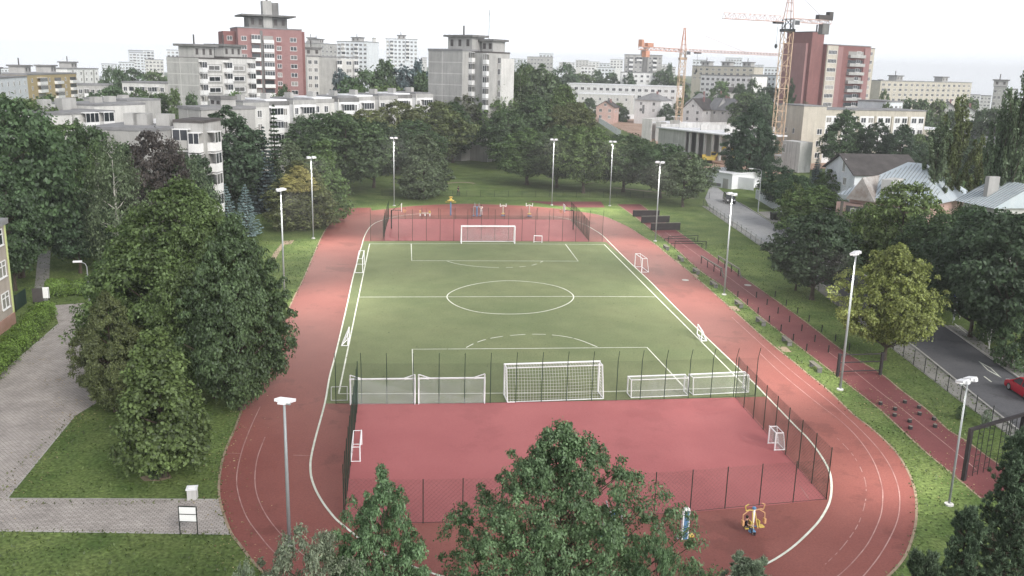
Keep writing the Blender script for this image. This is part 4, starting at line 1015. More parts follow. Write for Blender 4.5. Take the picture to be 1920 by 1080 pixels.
def puff_crown(H, z0, R, prof, npuff, nleaf, pr, leaf, seed, lobes=.22, m='leaf', name='crown', inner=.45, aspect=.62, droop=0.0, updir=.45):
    """leaf clumps on the ends of boughs, filling an uneven crown: returns the mesh and the clump centres"""
    global rng
    rng = np.random.default_rng(seed); P = PROF[prof]
    t = rng.random(npuff*3); ph = rng.random(npuff*3)*2*PI
    keep = rng.random(npuff*3) < (P(t)+.12); t, ph = t[keep][:npuff], ph[keep][:npuff]; n = len(t)
    ps = rng.random(4)*6.28
    lob = 1+lobes*(.6*np.sin(3*ph+ps[0]+t*3)+.5*np.sin(5*ph+ps[1]-t*5)+.5*np.sin(2*ph+ps[2])+.7*(rng.random(n)-.5))
    rr = R*P(t)*lob*(inner+(1-inner)*np.sqrt(rng.random(n)))
    pc = np.stack([rr*np.cos(ph), rr*np.sin(ph), z0+(H-z0)*(t*.97)+rng.normal(size=n)*.12], 1)
    prs = pr*(.5+.9*rng.random(n))*(1.0-.35*t)
    idx = np.repeat(np.arange(n), nleaf); d = unit(len(idx)); d[:,2] = np.where(d[:,2] < -.35, -d[:,2]*.6, d[:,2])
    rad = prs[idx]*(.45+.55*rng.random(len(idx))**.5)
    c = pc[idx]+d*rad[:,None]*np.array([1.1,1.1,.9])+rng.normal(size=(len(idx),3))*prs[idx][:,None]*.16
    if droop:
        hang = rng.random(len(idx))**1.5*droop; c[:,2] -= hang
    out = pc[idx].copy(); out[:,2] = (out[:,2]-(z0+(H-z0)*.35))*.7; out /= np.maximum(np.linalg.norm(out, axis=1)[:,None], .01)
    nr = d*.6+out*.35+np.array([0,0,updir])+unit(len(idx))*.8
    al = None if not droop else np.tile(np.array([[0,0,-1.0]]), (len(idx),1))
    return leaf_mesh(name, c, nr, leaf, m, aspect, al), pc, prs
def limb(b, p, q, r0, r1, n=6, wob=.25, seg=4):
    p, q = Vector(p), Vector(q); L = (q-p).length; last, lr = p, r0
    for i in range(1, seg+1):
        f = i/seg; c = p.lerp(q, f)+Vector((random.uniform(-1,1), random.uniform(-1,1), random.uniform(-.4,.8)))*wob*L*.18*(1 if i < seg else .2)
        r = r0+(r1-r0)*f; b.tube(last, c, lr, r, n=n, cap=False); last, lr = c, r
def trunk_mesh(H, z0, r, pcs, m='bark', nl=14, lean=0, top=.82, multi=1):
    b = MB(); random.seed(int(H*100)+nl)
    for k in range(multi):
        dx, dy = (random.uniform(-.5,.5)*r*4 if multi > 1 else 0), (random.uniform(-.5,.5)*r*4 if multi > 1 else 0)
        limb(b, (dx*.3,dy*.3,-.1), (dx*2+lean,dy*2,H*top), r, r*.18, 8, .04, 7)
    b.lathe([(r*1.5,-.1),(r*1.15,.25),(r*.95,.8)], 9)
    order = sorted(pcs, key=lambda c: c[2]); step = max(1, len(order)//nl)
    for c in order[::step]:
        zz = max(z0*.7, c[2]-.55*math.hypot(c[0], c[1])-.4); f = min(zz/(H*top), .9)
        limb(b, (lean*f,0,zz), (c[0], c[1], c[2]), r*(.52-.38*f), r*.06, 5, .3, 4)
    return b.data('trunk', m)
PROTO = {}
def proto(kind, *args, bark='bark', r=.22, nl=14, z0=None, top=.82, multi=1, **kw):
    me, pc, pr = puff_crown(*args, **kw); H, zz = args[0], args[1]
    PROTO.setdefault(kind, []).append((me, trunk_mesh(H, zz, r, [tuple(c) for c in pc], bark, nl, top=top), H, args[2]))
def conifer_proto(kind, H, R, seed, z0=.4, whorls=26, per=9, leaf=.42, m='needle', pts=64, up=.1, power=.9):
    global rng
    rng = np.random.default_rng(seed); C, N, A = [], [], []
    for i in range(whorls):
        t = i/(whorls-1); z = z0+(H-z0)*t; rl = R*(1-t)**power+.10; ph0 = rng.random()*6.28; k = max(4, int(per*(1-.45*t)))
        for j in range(k):
            ph = ph0+2*PI*j/k+rng.normal()*.12; L = rl*(.78+.4*rng.random()); n = max(5, int(pts*(.35+.65*(1-t))))
            s = rng.random(n)**.65; w_ = rng.normal(size=n)*.16*L*(1.15-s)
            dirv = np.array([math.cos(ph), math.sin(ph)]); pv = np.array([-dirv[1], dirv[0]])
            sag = -.32*L*s+.22*L*s**2.2+up*L*s
            xyz = np.concatenate([dirv*(s*L)[:,None]+pv*w_[:,None], (z+sag-np.abs(w_)*.25-rng.random(n)*.18)[:,None]], 1)
            C.append(xyz); nn = np.tile([dirv[0]*.25, dirv[1]*.25, 1.0], (n,1))+unit(n)*.5; N.append(nn)
            A.append(np.tile([dirv[0], dirv[1], -.15], (n,1))+pv[0]*0)
    me = leaf_mesh('crown', np.concatenate(C), np.concatenate(N), leaf, m, .42, np.concatenate(A))
    b = MB(); b.tube((0,0,-.1), (0,0,H*.96), R*.075+.05, .02, 8)
    for i in range(0, whorls, 3):
        t = i/(whorls-1)
        for j in range(5):
            ph = j*1.256+i; L = R*(1-t)*.7; z = z0+(H-z0)*t; b.tube((0,0,z), (L*math.cos(ph), L*math.sin(ph), z-.1*L), .05, .012, 4, cap=False)
    PROTO.setdefault(kind, []).append((me, b.data('trunk', 'bark'), H, R))
def pine_proto(kind, H, R, seed, nb=60, tw=14, need=26, leaf=.17):
    global rng
    rng = np.random.default_rng(seed); C, N, A = [], [], []; b = MB(); random.seed(seed)
    b.tube((0,0,-.1), (0,0,H*.97), .16, .03, 8)
    for i in range(nb):
        t = .12+.88*(i/(nb-1)); z = H*t; ph = i*2.4+rng.normal()*.2; L = R*min(1, 1.15-t)**.8*(.7+.45*rng.random())+.15
        e = np.array([math.cos(ph)*L, math.sin(ph)*L, z+.18*L]); o = np.array([0,0,z-.1])
        b.tube(o, e, .04, .012, 5, cap=False)
        for k in range(tw):
            f = .3+.7*rng.random(); q = o+(e-o)*f+rng.normal(size=3)*.13*L+np.array([0,0,.06])
            b.tube(o+(e-o)*f, q, .012, .006, 3, cap=False)
            d = unit(need); d[:,2] = np.abs(d[:,2])*.9+.15; d += (e-o)/L*.5; d /= np.linalg.norm(d, axis=1)[:,None]
            C.append(q+d*leaf*.5); A.append(d); N.append(np.cross(d, unit(need))+np.array([0,0,.4]))
    me = leaf_mesh('crown', np.concatenate(C), np.concatenate(N), leaf, 'needle', .22, np.concatenate(A))
    PROTO.setdefault(kind, []).append((me, b.data('trunk', 'bark'), H, R))

def poplar_proto(H, R, seed, nlimb):
    global rng
    rng = np.random.default_rng(seed); random.seed(seed); b = MB(); b.lathe([(.34,-.1),(.26,.3),(.20,1.2)], 9); limb(b, (0,0,.9), (.1,0,H*.95), .20, .03, 8, .1, 7); C, N, A = [], [], []
    for k in range(nlimb):
        ph = k*2.4+rng.normal()*.3; z0 = H*(.10+.62*k/nlimb); L = H*(.42-.16*k/nlimb)*(.8+.4*rng.random()); out = R*(.55+.6*rng.random())*(1-.4*k/nlimb)
        p = np.array([0,0,z0]); e = np.array([math.cos(ph)*out, math.sin(ph)*out, min(z0+L, H*1.02)])
        limb(b, p, e, .085, .02, 5, .25, 5)
        for q in range(11):
            f = .25+.75*(q/10); c0 = p+(e-p)*f+np.array([0,0,.25*math.sin(PI*f)])+rng.normal(size=3)*.16; r = .62*(1.15-.6*f)*(.6+.7*rng.random())
            n = 75; d = unit(n); C.append(c0+d*r*np.array([.75,.75,1.25])*(.35+.65*rng.random((n,1)))); N.append(d*.6+unit(n)*.8+np.array([0,0,.4])); A.append(np.tile([[0,0,1.0]], (n,1)))
    for q in range(20):
        c0 = np.array([0,0,H*(.35+.66*q/19)])+rng.normal(size=3)*.18; n = 60; d = unit(n); C.append(c0+d*.5*np.array([.8,.8,1.2])*(.4+.6*rng.random((n,1)))); N.append(d*.6+unit(n)*.8+np.array([0,0,.4])); A.append(np.tile([[0,0,1.0]], (n,1)))
    me = leaf_mesh('crown', np.concatenate(C), np.concatenate(N), .30, 'leaf', .6)
    PROTO.setdefault('poplar', []).append((me, b.data('trunk', 'bark'), H, R*1.25))
def build_protos():
    for s in range(3): proto('maple', 12, 2.1, 4.6, 'round', 300, 60, .85, .36, seed=100+s, lobes=.3)
    for s in range(2): proto('linden', 12, 1.9, 3.9, 'egg', 300, 58, .80, .35, seed=120+s, lobes=.3)
    for s in range(2): proto('broadcone', 12, .4, 3.8, 'cone', 300, 58, .75, .36, seed=140+s, lobes=.28)
    for s in range(2): proto('dome', 10, 1.2, 4.6, 'dome', 280, 60, .8, .36, seed=160+s, lobes=.3)
    for s in range(2): proto('birch', 13, 1.6, 3.3, 'egg', 190, 60, .65, .28, seed=180+s, bark='birch_bark', r=.17, droop=1.6, inner=.3, lobes=.35, nl=22, aspect=.4)
    poplar_proto(16, 2.4, 200, 13); poplar_proto(16, 2.8, 203, 15)
    for s in range(2): proto('far', 11, .2, 4.6, 'dome', 110, 45, 1.3, .70, seed=220+s, nl=5, lobes=.3)
    proto('shrub', 4, .1, 2.0, 'dome', 90, 60, .45, .24, seed=240, r=.08, nl=10)
    conifer_proto('spruce', 14, 2.5, 300); conifer_proto('bluespruce', 8, 2.0, 301, leaf=.28, up=.22, whorls=20)
    # the near trees, each with a crown of its own and finer leaves
    proto('near_linden', 15, .8, 6.0, 'egg', 900, 95, .72, .26, seed=401, r=.3, nl=30, lobes=.28)
    proto('near_linden', 13, .6, 5.0, 'egg', 700, 90, .68, .26, seed=402, r=.28, nl=26, lobes=.3)
    proto('chestnut', 8.5, .7, 3.1, 'cone', 380, 80, .48, .22, seed=410, r=.2, nl=20, aspect=.8, lobes=.28, updir=.9)
    proto('young', 9, 1.4, 3.9, 'egg', 560, 80, .50, .20, seed=420, r=.14, nl=40, inner=.2, lobes=.35)
    proto('dark_linden', 7.5, 1.5, 3.3, 'round', 330, 70, .58, .25, seed=430, r=.16, nl=20, lobes=.3)
    proto('oak', 13.6, 4.0, 6.2, 'egg', 1100, 115, .46, .155, seed=440, r=.26, nl=85, inner=.12, lobes=.32, aspect=.5)
    proto('oak', 12, 4.0, 4.0, 'egg', 600, 115, .40, .155, seed=442, r=.2, nl=60, inner=.12, lobes=.34, aspect=.5)
    proto('grey_willow', 8.5, 3.0, 3.6, 'dome', 360, 130, .42, .14, seed=444, r=.2, nl=50, inner=.4, lobes=.35, aspect=.36)
    pine_proto('pine', 12, 2.7, 450, nb=150, tw=15, need=30, leaf=.24); pine_proto('pine', 9, 2.0, 452, nb=110, tw=13, need=30, leaf=.24)
GREEN = {'mid': (0.106, 0.161, 0.056), 'dark': (0.076, 0.121, 0.053), 'deep': (0.057, 0.092, 0.048), 'grey': (0.119, 0.161, 0.087), 'lime': (0.138, 0.187, 0.064), 'yellow': (0.226, 0.259, 0.079),
         'blue': (0.242, 0.308, 0.308), 'dkblue': (0.101, 0.140, 0.143), 'copper': (0.062, 0.053, 0.046), 'oak': (0.130, 0.198, 0.095), 'olive': (0.128, 0.153, 0.061), 'silver': (0.204, 0.251, 0.169), 'pine': (0.116, 0.165, 0.101), 'brown': (0.106, 0.119, 0.065)}
_use = {}
def tree(kind, bx, by, topy, wpx, col, label, group=None, D=None, name=None, cat='tree', jit=.12):
    P = XY(bx, D) if D else G(bx, by)
    for _ in range(3):                 # stand it so that the middle of its crown is at column bx
        zt = zat((P.x, P.y), topy); d = np.array([P.x, P.y, P.z+(zt-P.z)*.6])-CAM; sx_ = 960+F*(d@RT)/(d@FW)
        bx0 = (bx if _ == 0 else bx0)+(bx-sx_); P = XY(bx0, D) if D else G(bx0, by)
    i = _use.get(kind, 0); _use[kind] = i+1; cm, tm, H0, R0 = PROTO[kind][i % len(PROTO[kind])]
    h = zat((P.x, P.y), topy)-P.z; mid = (P.x, P.y, P.z+h*.55); wd = wpx/ppm(mid)
    nm = name or {'birch': 'birch_tree', 'spruce': 'spruce_tree', 'bluespruce': 'blue_spruce_tree', 'poplar': 'poplar_tree', 'pine': 'pine_tree', 'oak': 'oak_tree', 'chestnut': 'chestnut_tree', 'shrub': 'shrub'}.get(kind, 'leafy_tree')
    t = thing(nm, label, cat, P, random.random()*6.28 if kind not in ('oak',) else random.random()*.6, group)
    sx = wd/(2*R0*.92); t.scale = (sx, sx, h/H0)
    c = link('crown', cm, t); g = GREEN[col]; k = 1+random.uniform(-jit, jit); c.color = (g[0]*k*random.uniform(.94,1.06), g[1]*k, g[2]*k, 1)
    link('trunk', tm, t); return t
def build_trees():
    random.seed(5); T = tree
    # ---- near left group
    T('near_linden', 345, 722, 332, 262, 'mid', 'biggest green linden of the near left group, its pale top highest')
    T('near_linden', 442, 768, 402, 165, 'dark', 'linden at the right side of the near left group, beside the track')
    T('near_linden', 392, 745, 372, 190, 'mid', 'full green linden filling the middle right of the near left group')
    T('near_linden', 245, 700, 425, 170, 'mid', 'linden at the left side of the near left group, over the lamp and hedge')
    T('near_linden', 205, 772, 545, 120, 'olive', 'dark olive-green tree hanging over the paved yard')
    T('chestnut', 298, 893, 612, 165, 'lime', 'small light green chestnut standing in front of the near left group')
    T('shrub', 293, 893, 860, 36, 'dark', 'little dark bush at the foot of the chestnut', name='shrub', cat='bush')
    # ---- left belt
    T('maple', 20, 520, 185, 190, 'dark', 'dark maple at the left edge above the school wall')
    T('maple', 122, 462, 228, 160, 'mid', 'round green maple right of the dark one at the left edge')
    T('maple', 15, 545, 330, 120, 'dark', 'dark low tree directly behind the school corner')
    T('linden', 142, 512, 345, 95, 'deep', 'very dark tree over the shaded path on the left')
    T('birch', 215, 510, 252, 130, 'grey', 'drooping birch with a pale forked trunk behind the near left group')
    T('maple', 290, 486, 246, 100, 'copper', 'copper-leaved dark purple tree between two birches')
    T('birch', 336, 470, 262, 120, 'grey', 'greyish birch directly left of the dark tall linden')
    T('linden', 262, 455, 300, 100, 'mid', 'green tree under the copper-leaved one')
    T('maple', 65, 400, 190, 130, 'mid', 'lighter tree crown under the mustard block')
    T('birch', 185, 480, 260, 90, 'mid', 'slender green tree left of the forked birch')
    T('linden', 425, 398, 193, 135, 'deep', 'tall broad dark linden in front of the grey gable')
    T('broadcone', 460, 392, 235, 85, 'deep', 'dark pointed tree right beside the tall broad linden')
    T('bluespruce', 424, 440, 345, 50, 'blue', 'left small silvery blue spruce of the pair by the grass strip')
    T('bluespruce', 460, 442, 346, 54, 'blue', 'right small silvery blue spruce of the pair by the grass strip')
    T('spruce', 495, 398, 238, 62, 'dkblue', 'tall bluish spruce between the dark linden and the yellow-lit tree')
    T('spruce', 515, 392, 197, 50, 'deep', 'slim dark spruce standing before the pale five-storey row')
    T('broadcone', 566, 430, 296, 120, 'olive', 'bushy tree by the lamp with yellow lamplight painted on its top leaves')
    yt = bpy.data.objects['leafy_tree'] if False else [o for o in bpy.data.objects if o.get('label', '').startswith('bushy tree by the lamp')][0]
    yc = link('lamplit_foliage', PROTO['broadcone'][1][0], yt, (.5,-1.6,6.6)); yc.scale = (.50,.42,.38); yc.color = (.42,.39,.15,1)  # floodlight glow on the upper leaves, coloured in as a second crown
    T('broadcone', 606, 415, 262, 95, 'mid', 'green bushy tree just right of the one with the lamplit top')
    T('linden', 545, 390, 265, 70, 'grey', 'grey-green crown behind the yellow-topped tree')
    T('maple', 648, 366, 212, 150, 'dark', 'wide dark maple left of the solitary cone-shaped tree')
    T('maple', 700, 352, 228, 110, 'deep', 'deep green maple touching the lamp behind the far court')
    T('broadcone', 795, 371, 246, 98, 'grey', 'solitary cone-shaped grey-green tree on the far lawn')
    T('maple', 745, 318, 190, 95, 'olive', 'olive maple under the right end of the pale five-storey row')
    T('maple', 815, 318, 188, 110, 'olive', 'round olive maple in front of the grey middle gable')
    T('linden', 868, 300, 162, 80, 'brown', 'tall brownish crown left of the gap in the far lawn')
    T('maple', 600, 330, 212, 100, 'dark', 'dark crown rising behind the yellow-topped tree')
    T('maple', 170, 470, 236, 110, 'dark', 'dark crown between the forked birch and the left edge trees')
    T('maple', 362, 462, 286, 78, 'deep', 'dark low crown left of the small blue spruces')
    T('linden', 240, 475, 268, 90, 'dark', 'dark linden in front of the low grey corner block')
    T('linden', 348, 476, 302, 62, 'grey', 'grey-green crown hiding the foot of the balconied corner')
    T('maple', 1815, 575, 384, 95, 'dark', 'dark crown in front of the gap between the two tin roofs')
    T('linden', 316, 470, 318, 60, 'mid', 'green linden below the balconied corner of the grey block')
    T('maple', 28, 522, 395, 80, 'dark', 'dark crown left of the shaded path')
    T('maple', 0, 440, 250, 150, 'deep', 'deep dark crown cut by the left edge')
    T('maple', 690, 330, 205, 90, 'olive', 'olive crown behind the wide dark maple')
    T('linden', 640, 320, 205, 90, 'mid', 'green crown in front of the balconied five-storey row')
    T('maple', 775, 330, 225, 90, 'dark', 'dark crown behind the solitary cone-shaped tree')
    T('linden', 850, 305, 190, 80, 'dark', 'dark crown at the foot of the middle grey gable')
    # ---- middle park right of the gap
    T('maple', 952, 318, 205, 100, 'dark', 'dark maple at the left end of the right far park row')
    T('linden', 990, 346, 238, 105, 'mid', 'green linden with low boughs next to the dark row-end maple')
    T('linden', 1046, 352, 234, 100, 'dark', 'broad linden directly behind the far lamp in the middle')
    T('maple', 1097, 362, 236, 108, 'mid', 'leafy maple whose stout trunk stands by the wire fence')
    T('maple', 1172, 360, 252, 118, 'dark', 'twin-trunked maple right of the slanting far lamp')
    T('maple', 1242, 372, 268, 100, 'dark', 'dense dark maple behind the black climbing walls')
    T('maple', 1284, 388, 285, 102, 'grey', 'grey-green low-branched maple at the street fence end')
    T('birch', 935, 300, 128, 75, 'grey', 'pale birch top over the gap, first of the tall park birches')
    T('birch', 975, 290, 112, 80, 'mid', 'tall park birch with a bright green top')
    T('linden', 1012, 290, 116, 95, 'grey', 'highest grey-green crown in the middle of the park')
    T('linden', 1058, 300, 158, 85, 'mid', 'lower round crown right of the highest park crown')
    T('linden', 955, 285, 124, 85, 'dark', 'dark tall crown between the two park birches')
    T('maple', 990, 280, 126, 80, 'mid', 'full green crown rising to the skyline over the far goal')
    T('linden', 1035, 285, 138, 80, 'dark', 'dark tall crown between the highest and the lower round park crowns')
    T('maple', 920, 300, 170, 90, 'mid', 'green crown beside the gap at the foot of the first park birch')
    T('linden', 905, 290, 118, 65, 'dark', 'dark tall tree touching the edge of the middle grey block')
    T('linden', 1000, 315, 178, 100, 'dark', 'dark linden below the tall park crowns')
    T('maple', 1075, 318, 192, 80, 'olive', 'olive maple left of the bare soil')
    T('maple', 1040, 310, 205, 90, 'mid', 'green crown in the heart of the park, low among the tall crowns')
    T('maple', 1212, 335, 262, 60, 'grey', 'small greyish tree before the raw concrete walls')
    T('maple', 1135, 335, 262, 70, 'dark', 'dark crown beside the white hoarding of the soil yard')
    # ---- right side
    T('near_linden', 1410, 348, 194, 92, 'deep', 'big dark tree standing alone between the two crane masts', jit=0)
    T('maple', 1462, 392, 312, 70, 'deep', 'dark tree behind the grey board fence')
    T('maple', 1498, 425, 328, 66, 'dark', 'dark tree left of the tin-roofed house', None)
    T('spruce', 1528, 400, 300, 42, 'dkblue', 'pointed dark spruce left of the white house with brown roof')
    T('maple', 1562, 408, 318, 62, 'mid', 'green tree close to the white house with brown roof')
    T('linden', 1532, 468, 345, 110, 'mid', 'leafy tree over the far bend of the street')
    T('linden', 1590, 485, 385, 110, 'dark', 'dark tree directly under the pink porch')
    T('shrub', 1490, 432, 345, 46, 'lime', 'light pointed bush by the board fence', name='shrub', cat='bush')
    T('maple', 1692, 548, 342, 130, 'lime', 'light green tree hiding the front of the tin-roofed house')
    T('maple', 1645, 528, 384, 125, 'mid', 'green tree left below the light green one')
    T('maple', 1760, 585, 400, 130, 'dark', 'dark tree right below the tin-roofed house')
    T('poplar', 1790, 490, 188, 80, 'olive', 'airy brownish poplar left of the shiny tin cottage')
    T('poplar', 1898, 545, 126, 84, 'grey', 'tall ragged poplar at the right edge, reaching into the sky')
    T('poplar', 1750, 495, 228, 70, 'grey', 'airy poplar above the tin roof, left of the olive one')
    T('poplar', 1828, 500, 262, 66, 'olive', 'lower airy poplar between the olive one and the tin cottage')
    T('poplar', 1864, 540, 178, 66, 'grey', 'slender poplar left of the tallest ragged one at the edge')
    T('maple', 1840, 632, 395, 150, 'deep', 'very dark tree behind the crossing sign')
    T('maple', 1905, 668, 395, 170, 'deep', 'deep dark tree mass at the right edge above the red car')
    T('maple', 1892, 600, 398, 110, 'dark', 'dark crown under the shiny tin cottage')
    T('linden', 1800, 425, 312, 60, 'dark', 'dark crown between poplar and tin cottage')
    T('shrub', 1868, 640, 560, 60, 'dark', 'dark bush behind the white barrier frame', name='shrub', cat='bush')
    T('shrub', 1905, 690, 590, 70, 'dark', 'dark bush over the pavement at the right edge', name='shrub', cat='bush')
    T('dark_linden', 1532, 562, 403, 150, 'deep', 'round dark tree on the grass between obstacle track and street')
    T('dark_linden', 1497, 545, 455, 72, 'dark', 'small tree tucked left of the round dark one by the street', None)
    T('young', 1675, 675, 455, 158, 'yellow', 'loose yellow-green tree beside the street, in front of the dark ones')
    T('shrub', 1803, 786, 760, 18, 'dark', 'tiny dark bush by the street fence', name='shrub', cat='bush')
    T('shrub', 1851, 802, 768, 16, 'silver', 'tiny pale flowering bush by the ladder frame', name='shrub', cat='bush')
    # tan block trees
    T('linden', 1585, 310, 205, 76, 'dark', 'left tree before the tan four-storey block', D=240)
    T('linden', 1645, 310, 222, 60, 'deep', 'middle dark tree before the tan four-storey block', D=236)
    T('linden', 1690, 310, 232, 60, 'deep', 'right dark tree before the tan four-storey block', D=232)
    T('spruce', 1533, 310, 292, 30, 'dkblue', 'little dark spruce on the soil below the tan block', D=215)
    T('birch', 1508, 280, 185, 45, 'brown', 'brownish tree at the left corner of the right red tower', D=310)
    T('poplar', 1480, 270, 150, 36, 'dark', 'dark tall tree between crane mast and right red tower', D=340)
    # ---- front, looked down on
    T('oak', 1046, 0, 792, 392, 'oak', 'big oak in the foreground at the bottom of the picture', D=27.5)
    T('oak', 718, 0, 878, 215, 'oak', 'smaller oak in the foreground, left of the big one', D=26.5)
    T('grey_willow', 580, 0, 996, 260, 'silver', 'silvery-leaved tree at the bottom left of the foreground oaks', D=25)
    T('grey_willow', 1225, 0, 1010, 130, 'oak', 'green crown at the bottom right of the big oak', D=25.5)
    T('grey_willow', 470, 0, 1062, 110, 'silver', 'lowest silvery crown at the bottom edge', D=24)
    T('pine', 1882, 0, 830, 165, 'pine', 'tallest dark pine in the bottom right corner', D=33)
    T('pine', 1785, 0, 968, 110, 'pine', 'pine leaning towards the track in the bottom right corner', D=31)
    T('pine', 1385, 0, 1062, 170, 'silver', 'pine tip poking in at the bottom edge by the curve', D=25)
    T('pine', 1700, 0, 1052, 130, 'pine', 'low pine top at the bottom edge right of the curve', D=27)
    T('pine', 1920, 0, 985, 120, 'pine', 'pine cut by the right edge at the bottom corner', D=28)
    # ---- far trees
    for i, (x, D, ty, w_, c) in enumerate([(655,270,150,70,'dark'),(690,285,128,75,'dark'),(722,300,118,70,'dark'),(760,300,124,80,'dkblue'),(790,275,140,55,'dark'),(730,262,158,90,'mid'),(675,262,165,60,'mid'),(640,300,130,40,'dkblue'),(785,305,118,40,'dkblue')]):
        T('far', x, 0, ty, w_, c, 'dark crown in the park wood between the far blocks', 'park wood trees between the far blocks', D=D)
    for i, (x, D, ty, w_, c) in enumerate([(215,300,160,60,'dark'),(262,300,170,60,'mid'),(300,270,172,60,'mid'),(180,260,178,60,'dark'),(150,260,182,60,'dark'),(95,280,182,80,'mid'),(40,280,182,80,'mid'),(330,225,172,40,'mid'),(362,230,172,36,'dark'),(5,270,178,60,'mid'),(225,330,125,36,'dark'),(250,420,132,60,'dark'),(290,430,132,60,'mid'),(208,420,130,36,'dark'),(445,215,168,36,'mid'),(535,260,165,40,'dark'),(515,250,176,30,'mid')]):
        T('far', x, 0, ty, w_, c, 'leafy crown among the blocks on the left', 'trees between the blocks on the left', D=D)
    for i, (x, D, ty, w_, c) in enumerate([(1105,440,185,36,'dark'),(1160,430,192,26,'mid'),(1250,410,196,26,'dark'),(1170,425,200,18,'dark'),(1335,420,196,22,'dark'),(1240,560,130,40,'dark'),(1254,580,122,20,'dark'),(1268,560,142,40,'mid'),(1118,580,134,36,'dark'),(1145,575,134,36,'dark'),(1180,555,138,26,'dark'),(1090,520,136,60,'mid'),(1060,520,122,50,'dark'),(1330,440,180,30,'dark'),(1350,450,178,40,'dark'),(1400,380,172,60,'mid'),(1430,360,178,50,'dark'),(1440,400,160,50,'dark'),(1385,420,160,40,'dark'),(1310,470,170,30,'dark'),(1410,450,150,30,'dark'),(1350,470,150,40,'mid'),(945,400,118,50,'dark'),(985,480,116,40,'dark'),(915,350,124,40,'mid'),(1275,440,182,22,'dark'),(1480,400,165,30,'dark')]):
        T('far', x, 0, ty, w_, c, 'leafy crown among the houses behind the building site', 'trees among the houses behind the building site', D=D)
    for i, (x, D, ty, w_, c) in enumerate([(1700,370,184,50,'dark'),(1725,365,190,50,'dark'),(1755,380,186,44,'mid'),(1660,340,196,30,'mid'),(1785,330,206,50,'dark'),(1840,330,208,50,'dark'),(1865,320,200,60,'dark'),(1900,300,215,60,'mid'),(1815,400,182,40,'mid'),(1655,420,172,24,'mid'),(1765,290,238,70,'dark'),(1835,260,262,80,'dark'),(1890,250,280,80,'mid'),(1735,250,270,60,'dark'),(1720,280,250,40,'mid')]):
        T('far', x, 0, ty, w_, c, 'leafy crown among the houses at the right edge', 'trees among the houses on the right', D=D)
    # far-off woods between the quarters, read as one mass
    global rng
    rng = np.random.default_rng(77); pts = []
    for k in range(640):
        px = rng.uniform(-60, 1990); D = rng.uniform(520, 1500) if k < 400 else rng.uniform(1500, 2900); P = XY(px, D); r = rng.uniform(5, 11)
        d = unit(26); d[:,2] = np.abs(d[:,2])
        pts.append(np.array(P)+d*np.array([r,r,r*.9])*(.6+.4*rng.random((26,1))))
    c = np.concatenate(pts); me = leaf_mesh('distant_woods', c, unit(len(c))+np.array([0,-.3,.6]), 5.0, 'leaf'); o = link('distant_woods', me); o['kind'] = 'stuff'; o.color = (.045,.062,.045,1)
def hedge(px, width, h, label, col, n=9000):
    global rng
    rng = np.random.default_rng(int(px[0][0]+px[0][1]+999)); ps = [np.array(G(*p)) for p in spline(px, 6)]
    seg = np.array([np.linalg.norm(b-a) for a, b in zip(ps[:-1], ps[1:])]); cum = np.concatenate([[0], np.cumsum(seg)]); L = cum[-1]
    s = rng.random(n)*L; i = np.clip(np.searchsorted(cum, s)-1, 0, len(seg)-1); f = (s-cum[i])/seg[i]; A = np.array(ps)
    p = A[i]*(1-f)[:,None]+A[i+1]*f[:,None]; d = A[i+1]-A[i]; d /= np.linalg.norm(d, axis=1)[:,None]; nv = np.stack([-d[:,1], d[:,0], 0*s], 1)
    u = rng.uniform(-1, 1, n); z = rng.random(n)**.5; wob = 1+.18*np.sin(s*1.9)+.12*np.sin(s*4.3+1)
    c = p+nv*(u*width/2*wob*(1.05-.2*z))[:,None]; c[:,2] = z*h*(wob*.5+.5)*(1-.25*u*u); 
    me = leaf_mesh('foliage', c, nv*u[:,None]*.9+np.array([0,0,.8])+unit(n)*.6, .17, 'leaf_small')
    t = thing('hedge', label, 'hedge', tuple(ps[0])); o = link('foliage', me, t, tuple(-ps[0])); o.color = (*GREEN[col], 1)
    b = MB()
    for k in range(int(L/1.2)):
        q = A[min(int(k*len(A)/(L/1.2)), len(A)-1)]-ps[0]
        for dx in (-.15,.2): b.tube((q[0],q[1],0), (q[0]+dx,q[1]+dx*.5,h*.7), .03, .012, 4)
    b.build('stems', 'bark', t); return t
build_protos(); build_trees()
GREEN['hedge'] = (.150,.235,.050)
hedge([(-60,745),(0,690),(45,640),(90,588)], 2.2, 1.5, 'clipped bright green hedge along the yard beside the school wall', 'hedge', 16000)
hedge([(90,553),(125,552),(165,550)], 2.6, 1.6, 'short bright green hedge across the end of the yard', 'hedge', 9000)

